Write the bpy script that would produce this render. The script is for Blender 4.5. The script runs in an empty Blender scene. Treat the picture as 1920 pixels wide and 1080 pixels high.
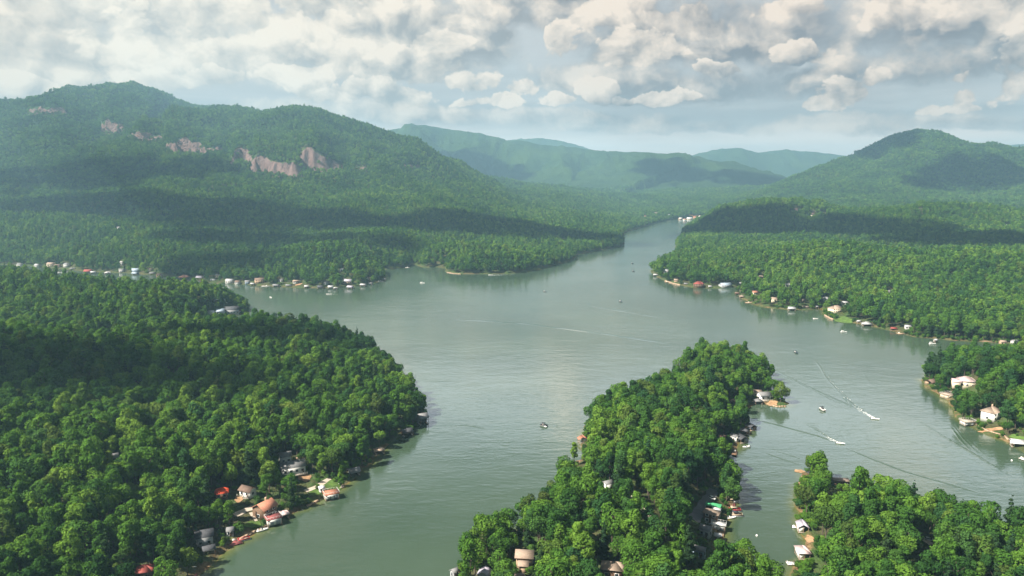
import bpy, math, random
import numpy as np
random.seed(7)
rng = np.random.default_rng(11)
scene = bpy.context.scene
COL = scene.collection
R = math.radians

# ------------------------------------------------------------------ camera
CAM_H, FOC, HORIZON = 180.0, 1371.0, 340.0        # metres above the lake; focal length and eye level in photo pixels
TILT = math.atan2(540.0 - HORIZON, FOC)
CT, ST = math.cos(TILT), math.sin(TILT)
cam_d = bpy.data.cameras.new('camera')
cam = bpy.data.objects.new('camera', cam_d)
COL.objects.link(cam)
cam.location = (0, 0, CAM_H)
cam.rotation_euler = (math.pi / 2 - TILT, 0, 0)
cam_d.sensor_width = 36.0
cam_d.lens = 36.0 * FOC / 1920.0
cam_d.clip_start, cam_d.clip_end = 1.0, 60000.0
scene.camera = cam


def ray(px, py):
    cx, cy = (px - 960.0) / FOC, (540.0 - py) / FOC
    return np.array([cx, CT + cy * ST, -ST + cy * CT])


def on_lake(px, py, z=0.0):
    d = ray(px, py)
    t = (z - CAM_H) / d[2]
    return (d[0] * t, d[1] * t)


def at(px, py, y):
    d = ray(px, py)
    t = y / d[1]
    return (d[0] * t, y, CAM_H + d[2] * t)


# ------------------------------------------------------------------ sun, exposure
SUN_AZ, SUN_EL = R(-112), R(46)                      # clockwise from straight ahead; the sun stands left, a little behind
SUN_DIR = np.array([math.sin(SUN_AZ) * math.cos(SUN_EL), math.cos(SUN_AZ) * math.cos(SUN_EL), math.sin(SUN_EL)])
sl = bpy.data.lights.new('sun', 'SUN')
sl.energy, sl.angle, sl.color = 5.0, R(0.8), (1.0, 0.92, 0.80)
sun = bpy.data.objects.new('sun', sl)
COL.objects.link(sun)
from mathutils import Vector, Matrix, Euler
sun.rotation_euler = Vector(SUN_DIR).to_track_quat('Z', 'Y').to_euler()
sun.location = (0, 0, 3000)
vs = scene.view_settings
vs.view_transform, vs.look, vs.exposure, vs.gamma, vs.use_curve_mapping = 'Standard', 'None', 1.42, 1.0, False
cy = scene.cycles
cy.max_bounces, cy.diffuse_bounces, cy.glossy_bounces, cy.transmission_bounces = 5, 2, 2, 2
cy.transparent_max_bounces, cy.volume_bounces = 6, 0
cy.caustics_reflective = cy.caustics_refractive = False
cy.use_fast_gi = False


# ------------------------------------------------------------------ node helper
class NT:
    def __init__(self, tree):
        self.t, self.n, self.l = tree, tree.nodes, tree.links

    def put(self, sock, v):
        if v is None:
            return
        if isinstance(v, bpy.types.NodeSocket):
            self.l.new(v, sock)
        else:
            if sock.type == 'RGBA' and len(v) == 3:
                v = (*v, 1.0)
            sock.default_value = v

    def math(self, op, a, b=None, c=None, clamp=False):
        n = self.n.new('ShaderNodeMath')
        n.operation, n.use_clamp = op, clamp
        for i, v in enumerate((a, b, c)):
            self.put(n.inputs[i], v)
        return n.outputs[0]

    def vmath(self, op, a, b=None):
        n = self.n.new('ShaderNodeVectorMath')
        n.operation = op
        self.put(n.inputs[0], a)
        if op == 'SCALE':
            self.put(n.inputs['Scale'], b)
        else:
            self.put(n.inputs[1], b)
        return n.outputs['Value'] if op in ('LENGTH', 'DOT_PRODUCT', 'DISTANCE') else n.outputs[0]

    def noise(self, vec, scale, detail=4, rough=0.55, dist=0.0, dims='3D', color=False):
        n = self.n.new('ShaderNodeTexNoise')
        n.noise_dimensions = dims
        self.put(n.inputs['Vector'], vec)
        n.inputs['Scale'].default_value, n.inputs['Detail'].default_value = scale, detail
        n.inputs['Roughness'].default_value, n.inputs['Distortion'].default_value = rough, dist
        return n.outputs['Color' if color else 'Fac']

    def voronoi(self, vec, scale, detail=0, rough=0.5, feature='F1', smooth=0.4):
        n = self.n.new('ShaderNodeTexVoronoi')
        n.feature = feature
        self.put(n.inputs['Vector'], vec)
        n.inputs['Scale'].default_value = scale
        if 'Detail' in n.inputs:
            n.inputs['Detail'].default_value, n.inputs['Roughness'].default_value = detail, rough
        if feature == 'SMOOTH_F1':
            n.inputs['Smoothness'].default_value = smooth
        return n.outputs['Distance']

    def ramp(self, v, a, b, lo=0.0, hi=1.0, smooth=True):
        n = self.n.new('ShaderNodeMapRange')
        n.interpolation_type = 'SMOOTHSTEP' if smooth else 'LINEAR'
        self.put(n.inputs['Value'], v)
        for k, x in zip(('From Min', 'From Max', 'To Min', 'To Max'), (a, b, lo, hi)):
            n.inputs[k].default_value = x
        return n.outputs[0]

    def mix(self, f, a, b, blend='MIX'):
        n = self.n.new('ShaderNodeMix')
        n.data_type, n.blend_type = 'RGBA', blend
        self.put(n.inputs['Factor'], f)
        self.put(n.inputs['A'] if False else n.inputs[6], a)
        self.put(n.inputs[7], b)
        return n.outputs[2]

    def xyz(self, v):
        n = self.n.new('ShaderNodeSeparateXYZ')
        self.put(n.inputs[0], v)
        return n.outputs

    def comb(self, x, y, z=0.0):
        n = self.n.new('ShaderNodeCombineXYZ')
        for i, v in enumerate((x, y, z)):
            self.put(n.inputs[i], v)
        return n.outputs[0]


# ------------------------------------------------------------------ sky: clear-sky model behind procedural cloud
def make_world():
    w = bpy.data.worlds.new('World')
    scene.world = w
    w.use_nodes = True
    w.node_tree.nodes.clear()
    N = NT(w.node_tree)
    sky = N.n.new('ShaderNodeTexSky')
    sky.sky_type, sky.sun_disc = 'NISHITA', False
    sky.sun_elevation, sky.sun_rotation = SUN_EL, SUN_AZ
    sky.altitude, sky.dust_density = 300, 2.0
    d = N.n.new('ShaderNodeTexCoord').outputs['Generated']
    s = N.xyz(d)
    az = N.math('ARCTAN2', s[0], s[1])
    el = N.math('ARCSINE', s[2])

    def ang(px, py):
        v = ray(px, py)
        v /= np.linalg.norm(v)
        return math.atan2(v[0], v[1]), math.asin(v[2])
    K = 1.0 / FOC
    base = N.vmath('MULTIPLY', d, (1.0, 1.0, 1.25))
    half = (0.5, 0.5, 0.5)
    w1 = N.vmath('SUBTRACT', N.noise(base, 9.0, 2, 0.5, color=True), half)
    w2 = N.vmath('SUBTRACT', N.noise(base, 38.0, 3, 0.6, color=True), half)
    a1, a2 = N.xyz(w1), N.xyz(w2)
    azw = N.math('ADD', az, N.math('ADD', N.math('MULTIPLY', a1[0], 0.055), N.math('MULTIPLY', a2[0], 0.020)))
    elw = N.math('ADD', el, N.math('ADD', N.math('MULTIPLY', a1[1], 0.030), N.math('MULTIPLY', a2[1], 0.018)))

    def puff(o):
        """Cauliflower relief: rounded cells over broad billows."""
        v = N.vmath('ADD', base, o) if o else base
        v = N.vmath('ADD', v, N.vmath('SCALE', w1, 0.05))
        v = N.vmath('ADD', v, N.vmath('SCALE', w2, 0.016))
        a = N.voronoi(v, 13.0, 4.0, 0.55)
        b = N.noise(v, 8.5, 5, 0.56)
        return N.math('ADD', N.math('MULTIPLY', N.math('SUBTRACT', 0.42, a), 1.15), N.math('MULTIPLY', N.math('SUBTRACT', b, 0.5), 1.5))
    p0 = puff(None)
    rel = N.math('SUBTRACT', p0, puff((-0.014, 0.0, 0.021)))
    tone = N.ramp(N.noise(base, 6.0, 3, 0.5), 0.33, 0.67, -0.16, 0.10, False)
    rel = N.math('ADD', N.math('MULTIPLY', rel, 1.0), tone)
    left = N.ramp(az, -0.55, 0.30, 1.0, 0.0)
    top = N.mix(left, (0.385, 0.320, 0.262), (0.400, 0.360, 0.302))
    low_c = N.mix(left, (0.092, 0.092, 0.100), (0.205, 0.204, 0.196))
    # distant stratus between and behind the heaps
    band = N.noise(N.vmath('MULTIPLY', d, (2.2, 2.2, 22.0)), 1.6, 4, 0.55)
    veil = N.mix(N.ramp(band, 0.38, 0.66), (0.162, 0.160, 0.160), (0.232, 0.222, 0.213))
    veil = N.mix(N.math('MULTIPLY', N.ramp(el, 0.07, 0.14), N.math('ADD', 0.30, N.math('MULTIPLY', left, 0.6))), veil, (0.245, 0.242, 0.232))
    lowb = N.math('MULTIPLY', N.ramp(el, 0.050, 0.082, 1.0, 0.0), N.math('ADD', 0.62, N.math('MULTIPLY', N.ramp(band, 0.35, 0.65), 0.38)))
    veil = N.mix(lowb, veil, (0.46, 0.385, 0.330))
    col = N.mix(0.90, N.vmath('SCALE', sky.outputs[0], 0.07), veil)

    def heap(px, py, rx, ry, bright=0.0, soft=0.15, alpha=1.0, lump=0.85):
        """One cumulus: crisp lit crown above a soft grey base."""
        nonlocal col
        a, e = ang(px, py)
        x = N.math('MULTIPLY_ADD', azw, 1.0 / (rx * K), -a / (rx * K))
        y = N.math('MULTIPLY_ADD', elw, 1.0 / (ry * K), -e / (ry * K))
        yb = N.math('MINIMUM', y, N.math('MULTIPLY', y, 1.7))
        r2 = N.math('MULTIPLY_ADD', x, x, N.math('MULTIPLY', yb, yb))
        dn = N.math('SUBTRACT', N.math('MULTIPLY_ADD', p0, lump, 1.55 if soft > 0.7 else 1.18), r2)
        m = N.math('MULTIPLY', N.ramp(dn, 0.0, soft), N.ramp(y, -1.05, -0.25, 0.0, alpha))
        sh = N.math('ADD', N.math('MULTIPLY_ADD', y, 0.36, 0.58 + bright), N.math('MULTIPLY_ADD', x, -0.10, rel))
        c = N.mix(N.ramp(sh, 0.0, 1.0, 0, 1, False), low_c, top)
        col = N.mix(m, col, c)
    for h in [
            # broad grey sheets
            (1500, 70, 520, 90, -0.34, 0.9, 0.85, 0.7), (1350, 170, 330, 46, -0.36, 0.9, 0.8, 0.7), (1780, 120, 330, 60, -0.34, 0.9, 0.85, 0.7), (1130, 150, 200, 50, -0.34, 0.9, 0.7, 0.7),
            (250, 90, 620, 120, -0.05, 0.8, 1.0, 0.7), (760, 90, 320, 120, -0.08, 0.8, 1.0, 0.7), (1000, 20, 300, 70, -0.16, 0.8, 0.9, 0.7),
            (1480, 236, 560, 18, -0.12, 0.9, 0.6, 0.6), (1000, 226, 330, 20, -0.10, 0.9, 0.6, 0.6), (640, 215, 300, 26, -0.06, 0.8, 0.75, 0.7), (1800, 236, 260, 18, -0.05, 0.9, 0.6, 0.6),
            # the pale deck on the left, heap over heap
            (-150, 60, 260, 110, 0.05), (60, 110, 170, 70, 0.0), (600, 10, 150, 80, 0.02), (880, 60, 150, 90, -0.05), (150, 50, 170, 90, 0.06), (400, 30, 190, 80, 0.04),
            (330, 120, 190, 62, 0.06), (260, 75, 120, 60, 0.12), (480, 110, 120, 66, -0.02), (590, 60, 110, 66, 0.08), (640, 120, 130, 62, -0.04), (730, 60, 90, 90, 0.02), (770, 140, 120, 56, 0.02),
            (690, 180, 170, 34, -0.02), (560, 150, 90, 30, 0.12), (420, 150, 90, 26, 0.08), (300, 150, 110, 28, 0.04), (25, 170, 70, 34, 0.05), (830, 110, 70, 66, 0.06),
            # cumulus over the valley
            (1160, 30, 130, 52, -0.02), (1290, 50, 150, 46, -0.08), (1040, 105, 78, 60, 0.10), (1052, 70, 48, 46, 0.14), (900, 158, 76, 50, 0.10), (985, 172, 64, 42, 0.10), (925, 196, 90, 24, 0.12),
            (1048, 192, 46, 24, 0.12), (1380, 96, 140, 34, -0.42, 0.6), (1200, 94, 110, 48, 0.08), (1130, 178, 46, 36, 0.06), (1180, 188, 30, 14, 0.1), (1248, 184, 62, 22, 0.12), (1345, 130, 66, 22, 0.02),
            (1120, 216, 44, 14, 0.0, 0.5, 0.6), (1420, 184, 60, 18, -0.1, 0.6, 0.7),
            # cumulus on the right
            (1800, 56, 210, 50, -0.40, 0.6), (1700, 28, 150, 50, 0.04), (1860, 20, 120, 44, -0.02), (1500, 18, 120, 36, -0.06), (1540, 136, 80, 24, -0.34, 0.6), (1515, 106, 68, 40, 0.12),
            (1590, 184, 76, 46, 0.04), (1628, 150, 44, 44, 0.10), (1560, 196, 60, 32, 0.06), (1790, 146, 58, 28, 0.06), (1760, 206, 88, 26, 0.08), (1806, 186, 40, 34, 0.08), (1900, 160, 60, 70, 0.06),
            (1925, 110, 44, 50, 0.08), (2080, 80, 150, 70, 0.0)]:
        heap(*h)
    # the same broken deck carried round and over the rest of the sky
    gen = N.math('ADD', N.noise(base, 4.2, 5, 0.58), N.math('MULTIPLY', p0, 0.10))
    gm = N.ramp(gen, 0.40, 0.60)
    gc = N.mix(N.ramp(N.math('ADD', 0.55, rel), 0.0, 1.0, 0, 1, False), low_c, top)
    off = N.math('MAXIMUM', N.ramp(N.math('ABSOLUTE', az), 0.68, 0.86), N.ramp(el, 0.245, 0.33))
    gen_col = N.mix(gm, N.mix(0.6, N.vmath('SCALE', sky.outputs[0], 0.07), veil), gc)
    col = N.mix(off, col, gen_col)
    # glow added ahead above frame brightens the lake; overhead and behind dimmed for contrast
    dome = N.math('ADD', N.ramp(el, 0.32, 0.85, 1.0, 0.32), N.math('MULTIPLY', N.math('MULTIPLY', N.ramp(el, 0.235, 0.30), N.ramp(s[1], 0.3, 0.7)), N.ramp(el, 0.28, 0.43, 5.2, 0.0)))
    dome = N.math('MULTIPLY', dome, N.ramp(s[1], -0.6, 0.3, 0.45, 1.0))
    col = N.vmath('SCALE', col, N.math('MULTIPLY', dome, 10.0))
    bg = N.n.new('ShaderNodeBackground')
    N.l.new(col, bg.inputs['Color'])
    bg.inputs['Strength'].default_value = 0.10
    out = N.n.new('ShaderNodeOutputWorld')
    N.l.new(bg.outputs[0], out.inputs['Surface'])
    w.cycles.sampling_method = 'MANUAL'
    w.cycles.sample_map_resolution = 1024


make_world()


# ------------------------------------------------------------------ numpy noise
def _hash(i, j, seed):
    n = (i.astype(np.int64) * 374761393 + j.astype(np.int64) * 668265263 + seed * 1274126177) & 0xFFFFFFFF
    n = ((n ^ (n >> 13)) * 1274126177) & 0xFFFFFFFF
    return ((n ^ (n >> 16)) & 0xFFFF) / 65535.0


def vnoise(x, y, seed=0):
    i, j = np.floor(x), np.floor(y)
    u, v = x - i, y - j
    u, v = u * u * (3 - 2 * u), v * v * (3 - 2 * v)
    a, b = _hash(i, j, seed), _hash(i + 1, j, seed)
    c, d = _hash(i, j + 1, seed), _hash(i + 1, j + 1, seed)
    return (a * (1 - u) + b * u) * (1 - v) + (c * (1 - u) + d * u) * v


def fbm(x, y, n=5, seed=0, rough=0.5, ridged=False):
    s, amp, tot = 0.0, 1.0, 0.0
    for k in range(n):
        v = vnoise(x, y, seed + k * 17)
        if ridged:
            v = 1 - np.abs(2 * v - 1)
        s, tot = s + amp * v, tot + amp
        x, y, amp = x * 2.03 + 3.1, y * 2.03 - 1.7, amp * rough
    return s / tot


def smooth(a, b, x):
    t = np.clip((x - a) / (b - a), 0, 1)
    return t * t * (3 - 2 * t)


# ------------------------------------------------------------------ the lake's shores
def shore(px_pts, extra=()):
    return [on_lake(*p) for p in px_pts] + list(extra)


LAND = {
    'main': shore([(-600, 480), (-300, 490), (0, 496), (60, 499), (150, 508), (250, 513), (350, 521), (400, 532), (450, 533), (520, 538), (600, 541),
                   (660, 538), (700, 533), (723, 523), (722, 514), (700, 507), (728, 505), (764, 501), (772, 495), (795, 502), (815, 501), (835, 502),
                   (836, 511), (870, 514), (915, 514), (960, 513), (1000, 508), (1030, 501), (1055, 494), (1076, 487), (1082, 478), (1120, 471),
                   (1160, 464), (1171, 457), (1167, 447), (1172, 436), (1205, 427), (1225, 420), (1255, 413), (1290, 408), (1318, 404), (1326, 407),
                   (1312, 412), (1300, 418), (1284, 430), (1272, 450), (1266, 463), (1274, 472), (1262, 482), (1240, 495), (1219, 508), (1226, 517),
                   (1242, 525), (1262, 532), (1302, 540), (1342, 541), (1376, 539), (1392, 536), (1390, 543), (1380, 550), (1386, 558), (1404, 567),
                   (1432, 576), (1482, 581), (1528, 580), (1540, 574), (1546, 590), (1562, 599), (1602, 605), (1640, 613), (1682, 623), (1722, 633),
                   (1782, 638), (1832, 640), (1870, 643), (1925, 646), (2050, 650), (2300, 640)],
                  [(12400, 300), (12400, 12400), (-12400, 12400), (-12400, 1700)]),
    'west': shore([(372, 1082), (392, 1058), (408, 1040), (444, 1018), (475, 1000), (503, 985), (547, 962), (600, 938), (640, 914), (668, 890), (704, 855),
                   (744, 826), (776, 806), (799, 786), (784, 748), (752, 712), (722, 690), (704, 676), (706, 664), (688, 652), (640, 643), (580, 636), (500, 632),
                   (440, 628), (380, 632), (388, 612), (410, 597), (440, 592), (467, 586), (466, 577), (440, 571), (400, 563), (330, 550), (250, 556), (190, 562), (150, 564), (98, 562), (66, 545), (30, 521), (0, 518), (-300, 512), (-700, 508)],
                  [(-4000, 1000), (-4000, 60), (-170, 60), (-152, 250)]),
    'north_east': shore([(1727, 713), (1741, 726), (1772, 746), (1787, 762), (1800, 788), (1822, 799), (1850, 815), (1880, 824), (1902, 837), (1924, 853),
                         (1990, 880), (2200, 940), (2600, 960)], [(1500, 420), (1500, 640)]) + shore([(2300, 660), (1990, 668), (1880, 672), (1800, 680), (1750, 693)]),
    'east': shore([(1482, 1084), (1494, 1062), (1512, 1036), (1512, 1010), (1497, 988), (1498, 942), (1500, 892), (1508, 884), (1560, 905), (1625, 935),
                   (1700, 955), (1775, 975), (1850, 1000), (1935, 1022), (2100, 1040), (2600, 1060)], [(900, 60), (120, 60), (118, 250)]),
    'middle': shore([(846, 1084), (866, 1058), (900, 1015), (945, 1004), (992, 985), (1012, 975), (1024, 950), (1050, 905), (1076, 876), (1090, 862), (1092, 838), (1095, 800), (1140, 762),
                     (1200, 745), (1252, 735), (1262, 705), (1290, 684), (1340, 673), (1392, 677), (1430, 698), (1446, 722), (1444, 742), (1466, 748), (1482, 756),
                     (1470, 762), (1440, 759), (1416, 753), (1400, 770), (1404, 795), (1396, 818), (1380, 838), (1368, 862), (1378, 880), (1386, 905), (1380, 940), (1374, 965),
                     (1362, 985), (1352, 1005), (1350, 1030), (1372, 1052), (1402, 1078)], [(112, 250), (110, 60), (-30, 60), (-32, 250)]),
}


def signed_dist(x, y, poly):
    p = np.array(poly)
    q = np.roll(p, -1, 0)
    best = np.full(x.shape, 1e18)
    inside = np.zeros(x.shape, bool)
    for (ax, ay), (bx, by) in zip(p, q):
        ex, ey = bx - ax, by - ay
        l2 = ex * ex + ey * ey + 1e-9
        t = np.clip(((x - ax) * ex + (y - ay) * ey) / l2, 0, 1)
        best = np.minimum(best, (x - ax - t * ex) ** 2 + (y - ay - t * ey) ** 2)
        if ay != by:
            c = ((ay > y) != (by > y)) & (x < (bx - ax) * (y - ay) / (by - ay) + ax)
            inside ^= c
    return np.where(inside, 1, -1) * np.sqrt(best)


def land_dist(x, y):
    wob = (fbm(x / 14.0, y / 14.0, 3, 91) - 0.5) * 7.0 * smooth(150, 400, y + 60)
    d = None
    for poly in LAND.values():
        v = signed_dist(x, y, poly)
        d = v if d is None else np.maximum(d, v)
    return d + wob


# ------------------------------------------------------------------ ridges: (photo x, photo y of the tree tops, metres ahead)
TREE_H = 19.0
RIDGES = [
    # crest, half width, shore fade, spur roughness
    ([(-420, 300, 4700), (-150, 235, 4700), (0, 202, 4650), (60, 187, 4600), (130, 174, 4600), (180, 167, 4600), (215, 160, 4600), (255, 166, 4600), (295, 180, 4650),
      (340, 193, 4700), (390, 203, 4700), (450, 225, 4800), (560, 260, 4900)], 1250, 900, 0.34),
    ([(330, 240, 3750), (385, 207, 3700), (430, 206, 3650), (490, 214, 3600), (530, 207, 3560), (565, 203, 3540), (600, 208, 3540), (640, 218, 3560), (690, 233, 3600), (730, 248, 3640),
      (770, 268, 3700), (800, 288, 3740), (840, 305, 3800), (880, 324, 3850), (920, 347, 3900), (950, 362, 3900)], 820, 700, 0.40),
    ([(900, 352, 3650), (960, 378, 3200), (1020, 396, 2850), (1075, 413, 2550), (1120, 427, 2350), (1158, 442, 2230)], 330, 160, 0.2),
    ([(560, 310, 3100), (640, 350, 2650), (760, 380, 2350), (880, 405, 2150), (1000, 430, 2000)], 420, 300, 0.35),
    ([(640, 262, 7200), (725, 240, 7200), (800, 232, 7200), (850, 238, 7200), (900, 247, 7200), (950, 262, 7200), (1000, 268, 7100), (1060, 274, 7000), (1100, 280, 7000), (1150, 285, 6900),
      (1190, 280, 6800), (1240, 283, 6700), (1300, 290, 6600), (1340, 298, 6500), (1400, 315, 6200), (1460, 330, 6000), (1510, 342, 5900)], 1000, 900, 0.42),
    ([(100, 285, 9800), (700, 275, 9800), (900, 268, 9600), (970, 259, 9600), (1010, 256, 9600), (1060, 264, 9600), (1110, 280, 9500), (1200, 296, 9500), (1290, 292, 9500), (1340, 280, 9500),
      (1382, 275, 9500), (1420, 284, 9500), (1470, 278, 9500), (1530, 282, 9500), (1580, 292, 9500), (1700, 296, 9600), (1800, 285, 9600), (1860, 275, 9600), (1905, 270, 9600), (1960, 272, 9600),
      (2300, 285, 9600)], 900, 900, 0.3),
    ([(1440, 352, 5400), (1480, 344, 5300), (1520, 328, 5200), (1560, 308, 5100), (1600, 290, 5000), (1640, 268, 5000), (1670, 253, 5000), (1702, 246, 5000), (1730, 250, 5000), (1760, 258, 5000),
      (1800, 262, 5000), (1850, 275, 5000), (1920, 287, 5000), (2050, 280, 5000), (2300, 300, 5000)], 1000, 800, 0.36),
    ([(1284, 412, 2550), (1330, 396, 2600), (1390, 382, 2650), (1450, 371, 2700), (1510, 375, 2700), (1560, 386, 2650), (1610, 400, 2550)], 300, 130, 0.35),
    ([(1560, 402, 2500), (1640, 392, 2500), (1700, 386, 2500), (1760, 379, 2500), (1850, 383, 2450), (1920, 391, 2400), (2100, 380, 2400)], 270, 200, 0.4),
    ([(1245, 484, 1620), (1300, 478, 1560), (1400, 470, 1480), (1480, 456, 1420), (1540, 448, 1380), (1600, 455, 1340), (1680, 472, 1300), (1760, 484, 1260), (1840, 497, 1220), (1920, 503, 1200),
      (2200, 495, 1180)], 190, 110, 0.3),
    ([(-300, 398, 1950), (0, 396, 1950), (100, 397, 1950), (200, 407, 1900), (280, 419, 1850), (350, 428, 1800), (420, 440, 1720)], 270, 200, 0.35),
    ([(500, 462, 1750), (560, 445, 1760), (640, 434, 1780), (700, 428, 1800), (760, 432, 1800), (830, 445, 1800), (900, 460, 1760), (1000, 472, 1700)], 220, 130, 0.4),
    ([(425, 512, 1330), (500, 472, 1400), (580, 453, 1450), (660, 450, 1450), (705, 474, 1380)], 120, 60, 0.2),
    ([(790, 474, 1480), (830, 456, 1560), (890, 452, 1640)], 110, 60, 0.2),
    ([(870, 490, 1330), (940, 478, 1400), (1020, 466, 1560)], 100, 60, 0.2),
    ([(60, 470, 1480), (160, 455, 1560), (260, 450, 1600), (340, 455, 1560), (400, 478, 1450)], 120, 70, 0.25),
    ([(-500, 600, 520), (-200, 612, 560), (0, 628, 560), (100, 634, 570), (200, 633, 580), (300, 630, 610), (400, 616, 660), (500, 604, 710), (600, 606, 740), (650, 614, 745)], 130, 55, 0.15),
    ([(-600, 490, 1080), (-300, 495, 1080), (0, 499, 1050), (40, 500, 1050), (58, 506, 1020), (90, 532, 940), (150, 536, 930), (216, 528, 930), (313, 532, 920), (375, 543, 910), (410, 553, 900)], 130, 60, 0.15),
    ([(-500, 800, 380), (-200, 790, 390), (0, 790, 400), (150, 790, 410), (300, 790, 430), (450, 780, 450)], 150, 90, 0.25),
    ([(1230, 880, 350), (1260, 820, 420), (1270, 770, 480), (1330, 655, 650)], 60, 40, 0.1),
    ([(1620, 985, 330), (1800, 985, 330), (2000, 985, 330)], 60, 40, 0.1),
    ([(1850, 668, 580), (2000, 640, 600), (2200, 630, 600)], 70, 40, 0.1),
]
_RW = []
for pts, w, sf, rough in RIDGES:
    v = np.array([at(*p) for p in pts])
    v[:, 2] -= TREE_H
    _RW.append((v, w, sf, rough))


def height(x, y, sd=None):
    x, y = np.asarray(x, float), np.asarray(y, float)
    if sd is None:
        sd = land_dist(x, y)
    far = np.hypot(x, y)
    pos = np.maximum(sd, 0)
    base = 0.7 + 8.0 * (1 - np.exp(-pos / 45.0)) + 13.0 * (1 - np.exp(-pos / 700.0)) * smooth(700, 1600, far) - 0.7 * smooth(3, 0, sd)
    base = base + (fbm(x / 60.0, y / 60.0, 3, 5) - 0.5) * 9.0 * smooth(10, 90, sd) + (fbm(x / 340.0, y / 340.0, 3, 8, 0.4) - 0.46) * 72.0 * smooth(60, 500, sd) * smooth(900, 1500, far)
    n1 = fbm(x / 620.0, y / 620.0, 5, 21, 0.5, True) - 0.62
    n2 = fbm(x / 180.0, y / 180.0, 4, 33, 0.5, True) - 0.62
    acc = np.zeros_like(x)
    for v, w, sf, rough in _RW:
        best = np.full(x.shape, 1e18)
        zz = np.zeros_like(x)
        for (ax, ay, az_), (bx, by, bz) in zip(v[:-1], v[1:]):
            ex, ey = bx - ax, by - ay
            t = np.clip(((x - ax) * ex + (y - ay) * ey) / (ex * ex + ey * ey), 0, 1)
            d2 = (x - ax - t * ex) ** 2 + (y - ay - t * ey) ** 2
            m = d2 < best
            best = np.where(m, d2, best)
            zz = np.where(m, az_ + t * (bz - az_), zz)
        t = np.sqrt(best) / w
        s = (1 + t * t) ** -1.25
        k = t / (t + 0.35)
        hh = np.maximum(zz, 1) * s * (1 + rough * 2.0 * k * ((n1 if w > 350 else 0.9 * n1) + (n2 * 0.4 if w > 200 else n2 * 0.3)))
        hh = hh * smooth(-4, sf, sd)
        acc = acc + np.maximum(hh, 0) ** 6
    hh = acc ** (1 / 6.0)
    h = np.where(sd > 0, (np.maximum(base, 0) ** 4 + hh ** 4) ** 0.25, np.maximum(sd * 0.28, -9.0))
    return h


# ------------------------------------------------------------------ mesh tools
def quick_mesh(name, co, quads=None, tris=None, smooth_shade=False):
    me = bpy.data.meshes.new(name)
    co = np.asarray(co, np.float32)
    me.vertices.add(len(co))
    me.vertices.foreach_set('co', co.ravel())
    parts = []
    for f in (quads, tris):
        if f is not None and len(f):
            parts.append(np.asarray(f, np.int32))
    nl = sum(p.size for p in parts)
    nf = sum(len(p) for p in parts)
    me.loops.add(nl)
    me.polygons.add(nf)
    me.loops.foreach_set('vertex_index', np.concatenate([p.ravel() for p in parts]))
    st, tot, k = [], [], 0
    for p in parts:
        st.append(k + np.arange(len(p)) * p.shape[1])
        tot.append(np.full(len(p), p.shape[1]))
        k += p.size
    me.polygons.foreach_set('loop_start', np.concatenate(st).astype(np.int32))
    me.polygons.foreach_set('loop_total', np.concatenate(tot).astype(np.int32))
    if smooth_shade:
        me.polygons.foreach_set('use_smooth', np.ones(nf, bool))
    me.update(calc_edges=True)
    return me


def attr(me, name, vals, kind='FLOAT', dom='POINT'):
    a = me.attributes.new(name, kind, dom)
    a.data.foreach_set('vector' if kind == 'FLOAT_VECTOR' else 'value', np.asarray(vals).ravel())


def link(name, me, mats=(), parent=None):
    o = bpy.data.objects.new(name, me)
    COL.objects.link(o)
    if me is not None:
        for m in mats:
            if m.name not in me.materials:
                me.materials.append(m)
    if parent is not None:
        o.parent = parent
    return o


def tag(o, label=None, cat=None, group=None, kind=None):
    for k, v in (('label', label), ('category', cat), ('group', group), ('kind', kind)):
        if v:
            o[k] = v
    return o


# ------------------------------------------------------------------ materials
def new_mat(name):
    m = bpy.data.materials.new(name)
    m.use_nodes = True
    N = NT(m.node_tree)
    bsdf = N.n['Principled BSDF']
    return m, N, bsdf, N.n['Material Output']


def surf(name, col, rough=0.8, var=0.25, scale=3.0, metal=0.0, spec=0.3, obj_space=True, stripe=None):
    m, N, b, out = new_mat(name)
    tc = N.n.new('ShaderNodeTexCoord').outputs['Object']
    f = N.noise(tc, scale, 5, 0.65)
    f2 = N.noise(tc, scale * 0.17, 3, 0.6)
    v = N.math('ADD', N.math('MULTIPLY', f, 0.6), N.math('MULTIPLY', f2, 0.4))
    lo = tuple(c * (1 - var) for c in col)
    hi = tuple(min(1, c * (1 + var * 0.8)) for c in col)
    c = N.mix(N.ramp(v, 0.3, 0.7), lo, hi)
    if stripe:
        w = N.n.new('ShaderNodeTexWave')
        w.bands_direction = stripe[0]
        N.l.new(tc, w.inputs['Vector'])
        w.inputs['Scale'].default_value = stripe[1]
        w.inputs['Distortion'].default_value = 0.6
        c = N.mix(N.math('MULTIPLY', N.ramp(w.outputs['Fac'], 0.0, 0.35, 1, 0), 0.35), c, tuple(x * 0.45 for x in col))
    N.l.new(c, b.inputs['Base Color'])
    b.inputs['Roughness'].default_value, b.inputs['Metallic'].default_value = rough, metal
    b.inputs['Specular IOR Level'].default_value = spec
    return m


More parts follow.
